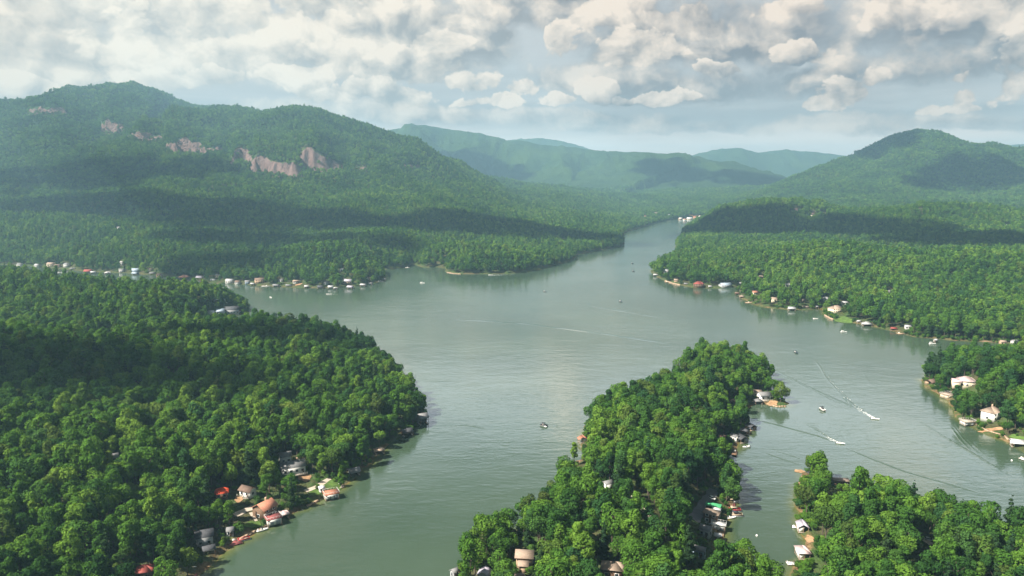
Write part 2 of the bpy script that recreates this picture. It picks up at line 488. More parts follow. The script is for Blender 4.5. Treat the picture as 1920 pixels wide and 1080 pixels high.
def leaf_mat(name, cols, transl=0.30, patch=True):
    m, N, b, out = new_mat(name)
    N.n.remove(b)
    geo = N.n.new('ShaderNodeNewGeometry').outputs['Position']
    oi = N.n.new('ShaderNodeObjectInfo')
    rnd = oi.outputs['Random']
    cr = N.n.new('ShaderNodeValToRGB')
    cr.color_ramp.interpolation = 'LINEAR'
    while len(cr.color_ramp.elements) < len(cols):
        cr.color_ramp.elements.new(0.5)
    for i, (e, c) in enumerate(zip(cr.color_ramp.elements, cols)):
        e.position = i / (len(cols) - 1)
        e.color = (*c, 1)
    stand = N.noise(geo, 0.006, 4, 0.6)
    stand = N.ramp(stand, 0.30, 0.70, -0.35, 0.35, False)
    N.l.new(N.math('ADD', N.math('MULTIPLY_ADD', rnd, 0.8, 0.1), stand, clamp=True), cr.inputs[0])
    sm = N.noise(geo, 0.55, 3, 0.7)
    r2 = N.math('FRACT', N.math('MULTIPLY', rnd, 17.3))
    c0 = N.mix(N.ramp(r2, 0.84, 0.99, 0.0, 0.45), cr.outputs[0], (0.115, 0.128, 0.036))
    c0 = N.mix(N.ramp(r2, 0.20, 0.02, 0.0, 0.60), c0, (0.028, 0.082, 0.036))
    c = N.mix(N.ramp(sm, 0.3, 0.7), N.vmath('SCALE', c0, 0.74), N.vmath('SCALE', c0, 1.30))
    d = N.n.new('ShaderNodeBsdfDiffuse')
    N.l.new(c, d.inputs['Color'])
    t = N.n.new('ShaderNodeBsdfTranslucent')
    N.l.new(N.mix(0.5, c, N.vmath('MULTIPLY', c, (1.3, 1.15, 0.5))), t.inputs['Color'])
    mx = N.n.new('ShaderNodeMixShader')
    mx.inputs[0].default_value = transl
    N.l.new(d.outputs[0], mx.inputs[1])
    N.l.new(t.outputs[0], mx.inputs[2])
    N.l.new(mx.outputs[0], out.inputs['Surface'])
    return m


LEAF = leaf_mat('leaves', [(0.024, 0.068, 0.017), (0.046, 0.116, 0.020), (0.068, 0.156, 0.022), (0.094, 0.190, 0.026), (0.150, 0.255, 0.036)])
PINE = leaf_mat('needles', [(0.020, 0.048, 0.020), (0.030, 0.062, 0.022), (0.040, 0.076, 0.024)], 0.15)
BARK = surf('bark', (0.10, 0.078, 0.060), 0.95, 0.35, 1.4)


def terrain_mat():
    m, N, b, out = new_mat('forest_ground')
    geo = N.n.new('ShaderNodeNewGeometry')
    P = geo.outputs['Position']
    far = N.vmath('LENGTH', P)
    big = N.noise(P, 0.004, 5, 0.6)
    mid = N.noise(P, 0.05, 4, 0.65)
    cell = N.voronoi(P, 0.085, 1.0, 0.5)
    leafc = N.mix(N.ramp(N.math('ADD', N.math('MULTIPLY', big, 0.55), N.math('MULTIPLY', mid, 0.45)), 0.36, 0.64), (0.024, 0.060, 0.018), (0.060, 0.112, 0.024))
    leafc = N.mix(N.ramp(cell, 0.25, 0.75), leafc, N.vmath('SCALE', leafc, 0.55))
    soil = N.mix(N.ramp(mid, 0.35, 0.65), (0.070, 0.066, 0.034), (0.050, 0.088, 0.026))
    a = N.n.new('ShaderNodeAttribute')
    a.attribute_name = 'canopy'
    col = N.mix(a.outputs['Fac'], soil, leafc)
    bank = N.n.new('ShaderNodeAttribute')
    bank.attribute_name = 'bank'
    clay = N.mix(N.ramp(N.noise(P, 0.4, 4, 0.6), 0.3, 0.7), (0.12, 0.072, 0.036), (0.27, 0.18, 0.10))
    col = N.mix(N.math('MULTIPLY', N.math('MULTIPLY', bank.outputs['Fac'], N.ramp(far, 600.0, 1500.0, 1.0, 0.35)), N.ramp(N.noise(P, 0.06, 3, 0.6), 0.42, 0.58)), col, clay)
    # bare cliffs: streaked pinkish granite
    rk = N.n.new('ShaderNodeAttribute')
    rk.attribute_name = 'rock'
    st = N.noise(N.vmath('MULTIPLY', P, (1.0, 1.0, 0.14)), 0.050, 6, 0.72)
    st2 = N.noise(N.vmath('MULTIPLY', P, (1.0, 1.0, 0.5)), 0.012, 4, 0.6)
    rock = N.mix(N.ramp(st, 0.34, 0.66), (0.036, 0.030, 0.032), (0.20, 0.132, 0.118))
    rock = N.mix(N.ramp(st2, 0.40, 0.60), rock, (0.15, 0.102, 0.094))
    edge = N.math('ADD', rk.outputs['Fac'], N.math('MULTIPLY', N.math('SUBTRACT', N.noise(P, 0.03, 5, 0.65), 0.5), 1.1))
    col = N.mix(N.ramp(edge, 0.34, 0.48), col, rock)
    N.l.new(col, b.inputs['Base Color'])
    b.inputs['Roughness'].default_value = 1.0
    b.inputs['Specular IOR Level'].default_value = 0.05
    bump = N.n.new('ShaderNodeBump')
    bump.inputs['Strength'].default_value = 0.9
    bump.inputs['Distance'].default_value = 14.0
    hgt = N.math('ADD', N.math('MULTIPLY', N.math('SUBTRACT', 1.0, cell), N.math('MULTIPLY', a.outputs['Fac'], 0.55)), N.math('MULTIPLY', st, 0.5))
    N.l.new(hgt, bump.inputs['Height'])
    N.l.new(bump.outputs[0], b.inputs['Normal'])
    return m


def water_mat():
    m, N, b, out = new_mat('lake_water')
    P = N.n.new('ShaderNodeNewGeometry').outputs['Position']
    s = N.n.new('ShaderNodeAttribute')
    s.attribute_name = 'shallow'
    drift = N.noise(P, 0.006, 3, 0.5)
    deep = N.mix(N.ramp(drift, 0.35, 0.65), (0.033, 0.058, 0.035), (0.047, 0.075, 0.048))
    col = N.mix(N.ramp(s.outputs['Fac'], 0.25, 1.0), deep, (0.085, 0.100, 0.030))
    col = N.mix(N.ramp(s.outputs['Fac'], 0.80, 1.0), col, (0.20, 0.125, 0.050))
    N.l.new(col, b.inputs['Base Color'])
    b.inputs['Roughness'].default_value = 0.12
    b.inputs['IOR'].default_value = 1.33
    b.inputs['Specular IOR Level'].default_value = 0.5
    # wind ripples: crests run nearly across the view, gusts roughen some reaches more than others
    rot = N.n.new('ShaderNodeMapping')
    rot.inputs['Rotation'].default_value = (0, 0, R(-14))
    rot.inputs['Scale'].default_value = (0.45, 1.0, 1.0)
    N.l.new(P, rot.inputs['Vector'])
    q = rot.outputs[0]
    w1 = N.noise(q, 0.30, 3, 0.55, 0.4)
    w2 = N.noise(q, 0.085, 3, 0.5, 0.3)
    gust = N.ramp(N.noise(N.vmath('MULTIPLY', P, (0.6, 1.0, 1.0)), 0.0065, 4, 0.6), 0.34, 0.66, 0.35, 1.0)
    hgt = N.math('MULTIPLY', N.math('ADD', N.math('MULTIPLY', w1, 0.16), N.math('MULTIPLY', w2, 0.25)), gust)
    bump = N.n.new('ShaderNodeBump')
    bump.inputs['Strength'].default_value = 1.0
    bump.inputs['Distance'].default_value = 1.0
    N.l.new(hgt, bump.inputs['Height'])
    N.l.new(bump.outputs[0], b.inputs['Normal'])
    return m


GROUND, WATER = terrain_mat(), water_mat()

# ------------------------------------------------------------------ ground: one sheet, finer near the camera
N_AZ, N_R = 900, 860
AZ0, AZ1, R0, R1 = R(-62), R(62), 120.0, 12200.0
az_g = np.linspace(AZ0, AZ1, N_AZ)
r_g = np.exp(np.linspace(math.log(R0), math.log(R1), N_R))
RR, AA = np.meshgrid(r_g, az_g, indexing='ij')
GX, GY = RR * np.sin(AA), RR * np.cos(AA)
GSD = land_dist(GX, GY)
GZ = height(GX, GY, GSD)


def grid_pick(arr, x, y):
    r = np.hypot(x, y)
    a = np.arctan2(x, y)
    i = np.clip((np.log(np.maximum(r, R0)) - math.log(R0)) / (math.log(R1) - math.log(R0)) * (N_R - 1), 0, N_R - 1.001)
    j = np.clip((a - AZ0) / (AZ1 - AZ0) * (N_AZ - 1), 0, N_AZ - 1.001)
    i0, j0 = i.astype(int), j.astype(int)
    u, v = i - i0, j - j0
    return (arr[i0, j0] * (1 - v) + arr[i0, j0 + 1] * v) * (1 - u) + (arr[i0 + 1, j0] * (1 - v) + arr[i0 + 1, j0 + 1] * v) * u


def hit(px, py, up=0.0):
    """Where the sight line through a photo point meets the ground (or the lake)."""
    d = ray(px, py)
    t = np.exp(np.linspace(math.log(150), math.log(12000), 6000))
    x, y, z = d[0] * t, d[1] * t, CAM_H + d[2] * t
    g = np.maximum(grid_pick(GZ, x, y), 0) + up
    k = np.argmax(z <= g) if (z <= g).any() else len(t) - 1
    return x[k], y[k], float(g[k] - up)


# bare rock faces: foot of each cliff along the slope as (photo x, photo y, height there in photo pixels)
CLIFFS = [[(312, 284, 14), (330, 287, 22), (352, 290, 26), (375, 291, 22), (400, 289, 16), (420, 284, 8)], [(432, 318, 8), (442, 308, 26), (455, 303, 34), (466, 306, 26), (474, 312, 12)],
          [(470, 322, 14), (484, 326, 34), (500, 328, 32), (516, 330, 30), (535, 330, 24), (556, 330, 18), (566, 326, 10)], [(560, 312, 14), (572, 319, 34), (588, 320, 38), (604, 320, 28), (624, 320, 16), (645, 319, 7)],
          [(55, 212, 4), (75, 213, 8), (95, 213, 9), (125, 212, 5)], [(190, 246, 10), (205, 250, 18), (222, 246, 14), (232, 240, 6)], [(236, 258, 5), (258, 262, 10), (282, 264, 10), (304, 260, 5)],
          [(755, 316, 4), (770, 319, 9), (788, 316, 4)], [(1480, 399, 4), (1495, 400, 7), (1506, 399, 4)], [(1522, 405, 5), (1536, 407, 9), (1552, 406, 5)], [(1716, 398, 4), (1724, 399, 8), (1733, 398, 4)],
          [(660, 322, 3), (675, 322, 5), (690, 321, 3)]]
ROCK = np.zeros_like(GZ)
_rise = np.zeros_like(GZ)
for c in CLIFFS:
    P = [(math.atan2(h_[0], h_[1]), math.hypot(h_[0], h_[1]), pp[2]) for pp in c for h_ in [hit(pp[0], pp[1])]]
    a0 = np.array([p[0] for p in P])
    rr0 = np.interp(AA, a0, np.array([min(p[1], np.median([q[1] for q in P]) * 1.04) for p in P]))
    hh0 = np.interp(AA, a0, np.array([p[2] for p in P]) * np.median(rr0) / FOC)
    inside = (AA > a0[0]) & (AA < a0[-1])
    jag = (fbm(AA * rr0 / 26.0, AA * 0, 4, 51, 0.6) - 0.5) * 40.0
    top = hh0 * (0.55 + 0.42 * fbm(AA * rr0 / 60.0, AA * 0 + 9, 4, 57, 0.55))
    dy = RR - rr0 - jag
    face = 0.30 * top + 10.0
    up = top * smooth(0, 1, dy / face) * (1 - smooth(90, 600, dy)) * inside
    _rise = np.maximum(_rise, up)
    ROCK = np.maximum(ROCK, inside * smooth(-26, -6, dy) * (1 - smooth(0.9, 1.5, dy / face)))
GZ = GZ + _rise + ROCK * (fbm(GX / 24.0, GZ / 60.0, 3, 77, 0.6) - 0.5) * 14.0
canopy = smooth(2600, 3400, RR)
bank = np.clip(1 - np.abs(GSD - 1.0) / 4.0, 0, 1)


def build_ground():
    i, j = np.meshgrid(np.arange(N_R - 1), np.arange(N_AZ - 1), indexing='ij')
    a = (i * N_AZ + j).ravel()
    q = np.stack([a, a + N_AZ, a + N_AZ + 1, a + 1], 1)
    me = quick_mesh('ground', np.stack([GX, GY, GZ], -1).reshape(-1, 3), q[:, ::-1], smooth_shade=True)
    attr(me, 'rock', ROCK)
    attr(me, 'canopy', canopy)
    attr(me, 'bank', bank)
    tag(link('ground', me, [GROUND]), 'wooded shores, foothills and mountains round the lake', None, None, 'structure')


def build_water():
    nr, na = 260, 260
    rr = np.exp(np.linspace(math.log(130), math.log(5200), nr))
    aa = np.linspace(R(-60), R(60), na)
    r, a = np.meshgrid(rr, aa, indexing='ij')
    x, y = r * np.sin(a), r * np.cos(a)
    x[0], y[0] = np.linspace(-5000, 5000, na), -900.0
    sd = land_dist(x, y)
    sh = np.exp(np.minimum(sd, 0) / 7.0) * smooth(0.30, 0.62, fbm(x / 45.0, y / 45.0, 3, 61))
    i, j = np.meshgrid(np.arange(nr - 1), np.arange(na - 1), indexing='ij')
    k = (i * na + j).ravel()
    q = np.stack([k, k + na, k + na + 1, k + 1], 1)
    me = quick_mesh('lake', np.stack([x, y, np.zeros_like(x)], -1).reshape(-1, 3), q[:, ::-1], smooth_shade=True)
    attr(me, 'shallow', sh)
    tag(link('lake', me, [WATER]), 'calm grey green lake with wind ripples', None, None, 'structure')


build_ground()
build_water()


# ------------------------------------------------------------------ building kit
PLOTS, VIEWS, MARKS = [], [], []
WHITE = surf('white_paint', (0.74, 0.73, 0.70), 0.6, 0.10, 0.8)
CREAM = surf('cream_paint', (0.64, 0.56, 0.42), 0.7, 0.12, 0.8)
TAN = surf('tan_timber', (0.38, 0.27, 0.18), 0.8, 0.22, 1.2, stripe=('Z', 1.3))
BROWN = surf('brown_timber', (0.155, 0.095, 0.06), 0.8, 0.3, 1.2, stripe=('Z', 1.3))
GREYW = surf('grey_siding', (0.33, 0.34, 0.35), 0.75, 0.15, 1.0, stripe=('Z', 1.6))
BLUEW = surf('blue_siding', (0.20, 0.26, 0.32), 0.75, 0.15, 1.0)
DECKW = surf('weathered_boards', (0.36, 0.31, 0.255), 0.85, 0.25, 1.5, stripe=('X', 1.2))
REDDECK = surf('maroon_boards', (0.26, 0.075, 0.075), 0.75, 0.25, 1.5, stripe=('X', 1.2))
PINKROOF = surf('faded_pink_metal', (0.62, 0.47, 0.46), 0.5, 0.12, 0.6, stripe=('X', 0.8))
R_GREY = surf('grey_shingles', (0.20, 0.20, 0.205), 0.9, 0.25, 1.6, stripe=('Y', 1.4))
R_DARK = surf('dark_shingles', (0.075, 0.078, 0.088), 0.9, 0.3, 1.6, stripe=('Y', 1.4))
R_TERRA = surf('terracotta_roofing', (0.40, 0.17, 0.11), 0.8, 0.22, 1.4, stripe=('Y', 1.4))
R_RED = surf('bright_red_roofing', (0.66, 0.085, 0.035), 0.6, 0.15, 1.0, stripe=('X', 0.8))
R_TAN = surf('tan_shingles', (0.33, 0.25, 0.195), 0.9, 0.22, 1.5, stripe=('Y', 1.4))
R_MAROON = surf('maroon_roofing', (0.26, 0.06, 0.05), 0.7, 0.2, 1.2)
R_LILAC = surf('pale_lilac_metal', (0.46, 0.42, 0.50), 0.5, 0.12, 0.8, stripe=('X', 0.8))
R_BROWN = surf('brown_shingles', (0.17, 0.115, 0.09), 0.9, 0.25, 1.5, stripe=('Y', 1.4))
R_WHITE = surf('white_metal_roofing', (0.70, 0.70, 0.70), 0.45, 0.08, 0.6, stripe=('X', 0.8))
R_BLUE = surf('blue_grey_metal', (0.33, 0.41, 0.50), 0.45, 0.12, 0.6, stripe=('X', 0.8))
STONE = surf('lake_stone', (0.38, 0.27, 0.19), 0.95, 0.5, 1.6)
PAVE = surf('pale_concrete', (0.44, 0.38, 0.31), 0.95, 0.25, 0.5)
ASPH = surf('grey_asphalt', (0.13, 0.13, 0.14), 0.95, 0.25, 0.6)
SAND = surf('orange_clay', (0.33, 0.20, 0.11), 1.0, 0.5, 0.5)
GRASS = surf('mown_grass', (0.075, 0.135, 0.025), 1.0, 0.55, 0.35)
FOAM = surf('white_foam', (0.82, 0.84, 0.84), 0.9, 0.15, 1.5)
HULLW = surf('white_gelcoat', (0.80, 0.80, 0.79), 0.25, 0.04, 2.0)
HULLD = surf('navy_gelcoat', (0.03, 0.04, 0.06), 0.25, 0.1, 2.0)
HULLR = surf('red_gelcoat', (0.50, 0.05, 0.06), 0.3, 0.1, 2.0)
KAYAKG = surf('lime_plastic', (0.42, 0.78, 0.08), 0.4, 0.05, 2.0)
CANVG = surf('green_canvas', (0.06, 0.32, 0.14), 0.7, 0.12, 2.0)
CANVB = surf('dark_canvas', (0.04, 0.045, 0.055), 0.8, 0.2, 2.0)
SEAT = surf('tan_vinyl', (0.42, 0.33, 0.24), 0.6, 0.1, 2.0)
RUBBER = surf('black_rubber', (0.02, 0.02, 0.02), 0.8, 0.2, 3.0)
METAL = surf('grey_aluminium', (0.5, 0.51, 0.52), 0.35, 0.08, 2.0, metal=0.8)
GLASS, _n, _b, _o = new_mat('window_glass')
_b.inputs['Base Color'].default_value = (0.02, 0.028, 0.034, 1)
_b.inputs['Roughness'].default_value = 0.06
_b.inputs['Specular IOR Level'].default_value = 0.8


class MB:
    def __init__(self):
        self.v, self.q, self.t = [], [], []

    def box(self, x, y, z, sx, sy, sz, rz=0.0):
        """x, y centre; z bottom."""
        b = len(self.v)
        c, s = math.cos(rz), math.sin(rz)
        for k in (0, sz):
            for a, e in ((-1, -1), (1, -1), (1, 1), (-1, 1)):
                u, w = a * sx / 2, e * sy / 2
                self.v.append((x + u * c - w * s, y + u * s + w * c, z + k))
        self.q += [(b + 3, b + 2, b + 1, b), (b + 4, b + 5, b + 6, b + 7)] + [(b + i, b + (i + 1) % 4, b + 4 + (i + 1) % 4, b + 4 + i) for i in range(4)]
        return self

    def loft(self, rings, close=True):
        """rings: lists of equally many points, joined by quads; ends capped."""
        b, n = len(self.v), len(rings[0])
        for r in rings:
            self.v += [tuple(p) for p in r]
        for i in range(len(rings) - 1):
            for j in range(n):
                k = (j + 1) % n
                self.q.append((b + i * n + j, b + i * n + k, b + (i + 1) * n + k, b + (i + 1) * n + j))
        if close:
            for o in (b, b + (len(rings) - 1) * n):
                for j in range(1, n - 1):
                    self.t.append((o, o + j, o + j + 1))
        return self

    def tri(self, a, b, c):
        k = len(self.v)
        self.v += [a, b, c]
        self.t.append((k, k + 1, k + 2))

    def quad(self, a, b, c, d):
        k = len(self.v)
        self.v += [a, b, c, d]
        self.q.append((k, k + 1, k + 2, k + 3))

    def cyl(self, x, y, z, r, h, n=8):
        self.loft([[(x + r * math.cos(2 * math.pi * i / n), y + r * math.sin(2 * math.pi * i / n), zz) for i in range(n)] for zz in (z, z + h)])
        return self

    def build(self, name, mat, parent=None):
        me = quick_mesh(name, self.v, self.q, self.t)
        return link(name, me, [mat], parent)


def empty(name, loc, rz, label, cat, group=None):
    e = bpy.data.objects.new(name, None)
    COL.objects.link(e)
    e.location, e.rotation_euler = loc, (0, 0, rz)
    return tag(e, label, cat, group)


def slab(m, pts, th):
    """A sloping roof face with thickness."""
    m.loft([pts, [(x, y, z + th) for x, y, z in pts]])


def roof_mb(kind, w, d, z, rh, over=0.6):
    m = MB()
    W, D, t = w / 2 + over, d / 2 + over, 0.22
    dz = rh * over / (d / 2)
    if kind == 'gable':
        for s in (-1, 1):
            slab(m, [(-W, s * D, z - dz), (W, s * D, z - dz), (W, 0, z + rh), (-W, 0, z + rh)], t)
    elif kind == 'hip':
        L = max(w / 2 - d / 2 * 0.9, 0.4)
        for s in (-1, 1):
            slab(m, [(-W, s * D, z - dz), (W, s * D, z - dz), (L, 0, z + rh), (-L, 0, z + rh)], t)
            slab(m, [(s * W, -D, z - dz), (s * W, D, z - dz), (s * L, 0, z + rh)], t)
    else:
        m.box(0, 0, z, w + 2 * over, d + 2 * over, 0.35)
    return m


def wall_mb(kind, w, d, h, rh, base=-2.5):
    m = MB()
    m.box(0, 0, base, w, d, h - base)
    if kind == 'gable':
        for s in (-1, 1):
            m.loft([[(s * w / 2, -d / 2, h), (s * w / 2, d / 2, h), (s * w / 2, 0, h + rh - 0.02)], [(s * (w / 2 - 0.2), -d / 2, h), (s * (w / 2 - 0.2), d / 2, h), (s * (w / 2 - 0.2), 0, h + rh - 0.02)]])
    return m


def window(e, x, y, z, ww, wh, side, det):
    """side: 0 front (-y), 1 right (+x), 2 left (-x)."""
    def bx(k, prj):
        m = MB()
        if side == 0:
            m.box(x, y - prj / 2, z - k, ww + 2 * k, prj, wh + 2 * k)
        else:
            m.box(x + (prj / 2 if side == 1 else -prj / 2), y, z - k, prj, ww + 2 * k, wh + 2 * k)
        return m
    p = bx(0, 0.09).build('window', GLASS, e)
    if det > 1:
        fr = MB()
        k = 0.16
        if side == 0:
            for dx in (-1, 1):
                fr.box(x + dx * (ww / 2 + k / 2), y - 0.07, z - k, k, 0.14, wh + 2 * k)
            for zz in (z - k, z + wh):
                fr.box(x, y - 0.06, zz, ww, 0.12, k)
        else:
            s = 1 if side == 1 else -1
            for dy in (-1, 1):
                fr.box(x + s * 0.07, y + dy * (ww / 2 + k / 2), z - k, 0.14, k, wh + 2 * k)
            for zz in (z - k, z + wh):
                fr.box(x + s * 0.06, y, zz, 0.12, ww, k)
        fr.build('frame', WHITE, p)


def house(px, py, wpx, dr, hh, kind, wall, roof, yaw, label, det=1, deck=None, chimney=False, wing=None, up=0.0, cat='house', name='house', view=1.0, z0=None):
    """px, py: foot of the house on the photo; wpx: its breadth there."""
    x, y, z = hit(px, py, up) if z0 is None else (*on_lake(px, py, z0), z0)
    z = max(z, 0.6)
    w = wpx * y / FOC
    d = w * dr
    rh = {'gable': 0.30, 'hip': 0.30, 'flat': 0.0}[kind] * d
    e = empty(name, (x, y, z), R(yaw), label, cat)
    wall_mb(kind, w, d, hh, rh).build('wall', wall, e)
    rf = roof_mb(kind, w, d, hh, rh, 0.45 if det < 2 else 0.7).build('roof', roof, e)
    if chimney:
        MB().box(w * 0.22, d * 0.1, hh + rh * 0.4, 1.0, 0.9, rh * 0.6 + 1.3).build('chimney', STONE, rf)
    n = max(2, min(5, int(w / 3.2)))
    for st in range(2 if hh > 5 else 1):
        for i in range(n):
            wx = (i - (n - 1) / 2) * w / n
            window(e, wx, -d / 2, 0.9 + 2.9 * st, min(1.5, w / n * 0.55), 1.5, 0, det)
    if det > 0:
        for s, sd in ((1, 1), (-1, 2)):
            window(e, s * w / 2, 0, 0.9, min(1.6, d * 0.3), 1.5, sd, det)
        dm = MB().box(w * 0.5 - 1.3, -d / 2 - 0.045, 0.05, 0.95, 0.09, 2.1).build('door', BROWN, e)
    if wing:
        ww, wd, wh, ox, oy, wroof = wing
        g = MB().box(ox, oy, -2.0, ww, wd, wh + 2.0).build('wing', wall, e)
        m = roof_mb('gable', ww, wd, wh, wd * 0.3, 0.5)
        m.v = [(a + ox, b + oy, c) for a, b, c in m.v]
        m.build('roof', wroof, g)
    if deck:
        dd = deck
        m = MB().box(0, -d / 2 - dd / 2 - 0.01, -0.45, w + 1.0, dd, 0.3)
        dk = m.build('deck', DECKW, e)
        m = MB()
        for i in range(7):
            m.box(-w / 2 - 0.4 + i * (w + 0.8) / 6, -d / 2 - dd + 0.12, -0.15, 0.12, 0.12, 1.05)
        m.box(0, -d / 2 - dd + 0.12, 0.90, w + 1.0, 0.14, 0.08)
        m.build('railing', WHITE, dk)
        for i in range(4):
            MB().box(-w / 2 + i * w / 3, -d / 2 - dd + 0.4, -4.0, 0.3, 0.3, 3.55).build('support', BROWN, dk)
    PLOTS.append((x, y, 0.50 * math.hypot(w, d)))
    hp = (hh + rh) * FOC / y
    k = 0.47 if det > 1 else 0.36
    VIEWS.append((px - wpx * k * view, py - hp, px + wpx * k * view, py - hp * (0.10 if det > 1 else 0.30 if view > 0.85 else 0.55), y))
    MARKS.append((x, y, label))
    return e


def boathouse(px, py, wpx, dr, hh, kind, wall, roof, yaw, label, rail=False, det=1, board=None):
    """A roofed slip over the water: decking on piles, low walls at the back, an open front."""
    x, y = on_lake(px, py)
    w = wpx * y / FOC
    d = w * dr
    e = empty('boathouse', (x, y, 0), R(yaw), label, 'boathouse')
    m = MB()
    k = min(1.1, w * 0.15)
    m.box(-w / 2 + k / 2, 0, 0.42, k, d, 0.22)
    m.box(w / 2 - k / 2, 0, 0.42, k, d, 0.22)
    m.box(0, d / 2 - k / 2, 0.42, w - 2 * k, k, 0.22)
    m.build('platform', board or DECKW, e)
    for i, s in enumerate((-1, 1)):
        for j, t in enumerate((-0.48, 0, 0.48)):
            MB().cyl(s * (w / 2 - 0.22), t * d, -2.2, 0.15, hh + 2.2 - 0.01, 7).build('post', BROWN, e)
    m = MB()
    m.box(0, d / 2 - 0.15, 0.64, w - 0.7, 0.16, hh - 0.64)
    m.box(-w / 2 + 0.22, d * 0.2, 0.64, 0.16, d * 0.52, hh - 0.64)
    m.box(w / 2 - 0.22, d * 0.2, 0.64, 0.16, d * 0.52, hh - 0.64)
    if kind == 'flat':
        m.box(-w / 2 + 0.22, -d * 0.27, 0.64, 0.16, d * 0.40, hh - 0.64)
        m.box(w / 2 - 0.22, -d * 0.27, 0.64, 0.16, d * 0.40, hh - 0.64)
        m.box(0, -d / 2 + 0.1, 0.9, w - 0.3, 0.16, hh - 0.9)
        for s in (-1, 1):
            MB().box(s * w * 0.24, -d / 2 - 0.02, 0.9, w * 0.30, 0.1, hh * 0.5).build('door', GREYW, e)
    else:
        m.box(0, -d / 2 + 0.1, hh - 0.75, w - 0.3, 0.16, 0.74)
    m.build('wall', wall, e)
    rh = 0.0 if kind == 'flat' else 0.28 * d
    rf = roof_mb(kind, w, d, hh, rh, 0.4).build('roof', roof, e)
    if rail:
        m = MB()
        for s in (-1, 1):
            m.box(s * (w / 2 + 0.2), 0, hh + 1.25, 0.1, d + 0.5, 0.1)
            m.box(0, s * (d / 2 + 0.2), hh + 1.25, w + 0.3, 0.1, 0.1)
            for i in range(6):
                m.box(-w / 2 - 0.2 + i * (w + 0.4) / 5, s * (d / 2 + 0.2), hh + 0.35, 0.1, 0.1, 0.9)
                m.box(s * (w / 2 + 0.2), -d / 2 + (i + 0.5) * d / 6, hh + 0.35, 0.1, 0.1, 0.9)
        m.build('railing', WHITE, rf)
    PLOTS.append((x, y, 0.5 * math.hypot(w, d)))
    hp = (hh + rh) * FOC / y
    VIEWS.append((px - wpx * 0.42, py - hp, px + wpx * 0.42, py - hp * 0.10, y))
    MARKS.append((x, y, label))
    return e


def dock(px, py, wpx, length, yaw, label, mat=None, bench=False):
    x, y = on_lake(px, py)
    w = wpx * y / FOC
    e = empty('dock', (x, y, 0), R(yaw), label, 'dock')
    MB().box(0, 0, 0.45, w, length, 0.22).build('platform', mat or DECKW, e)
    for s in (-1, 1):
        for t in (-0.45, 0.0, 0.45):
            MB().cyl(s * (w / 2 - 0.2), t * length, -2.2, 0.14, 3.3, 7).build('post', BROWN, e)
    m = MB().box(0, length * 0.36, 0.67, min(1.6, w * 0.6), 0.5, 0.45)
    m.box(0, length * 0.36 + 0.22, 1.12, min(1.6, w * 0.6), 0.08, 0.45)
    m.build('bench', WHITE, e)
    VIEWS.append((px - wpx * 0.45, py - 4, px + wpx * 0.45, py + 2, y))
    MARKS.append((x, y, label))
    return e


def runabout(px, py, length, yaw, label, hull=None, canopy=None, lift=0.0, group=None):
    """Open motor boat: pointed hull, cockpit, windscreen, engine; bow towards -y."""
    x, y = on_lake(px, py)
    e = empty('motor_boat', (x, y, lift), R(yaw), label, 'boat', group)
    L, B = length, length * 0.36
    secs = []
    for f, b, keel, dk in ((0.0, 0.03, 0.45, 0.95), (0.12, 0.45, 0.10, 0.92), (0.3, 0.82, -0.15, 0.86), (0.55, 1.0, -0.28, 0.80), (0.8, 0.98, -0.30, 0.76), (1.0, 0.92, -0.28, 0.74)):
        yy = -L / 2 + f * L
        hb = B / 2 * b
        secs.append([(-hb, yy, dk), (-hb * 0.86, yy, 0.25), (0, yy, keel), (hb * 0.86, yy, 0.25), (hb, yy, dk), (0, yy, dk + 0.05 * b)])
    MB().loft(secs).build('hull', hull or HULLW, e)
    MB().box(0, L * 0.16, 0.80, B * 0.66, L * 0.44, 0.06).build('cockpit', SEAT, e)
    m = MB()
    for yy in (0.06, 0.33):
        m.box(0, L * yy, 0.86, B * 0.6, 0.5, 0.28)
        m.box(0, L * yy + 0.28, 0.86, B * 0.6, 0.12, 0.55)
    m.build('seat', HULLW, e)
    m = MB()
    m.loft([[(-B * 0.40, -L * 0.08, 0.84), (B * 0.40, -L * 0.08, 0.84), (B * 0.40, -L * 0.06, 0.84), (-B * 0.40, -L * 0.06, 0.84)], [(-B * 0.34, L * 0.0, 1.35), (B * 0.34, L * 0.0, 1.35), (B * 0.34, L * 0.02, 1.35), (-B * 0.34, L * 0.02, 1.35)]])
    m.build('windscreen', GLASS, e)
    MB().box(0, L * 0.53, -0.1, 0.5, 0.45, 1.25).build('engine', RUBBER, e)
    if canopy:
        c = MB().box(0, L * 0.16, 2.05, B * 0.85, L * 0.42, 0.10).build('canopy', canopy, e)
        m = MB()
        for sx in (-1, 1):
            for yy in (-0.02, 0.34):
                m.box(sx * B * 0.38, L * yy, 0.8, 0.06, 0.06, 1.25)
        m.build('frame', METAL, c)
    MARKS.append((x, y, label))
    return e


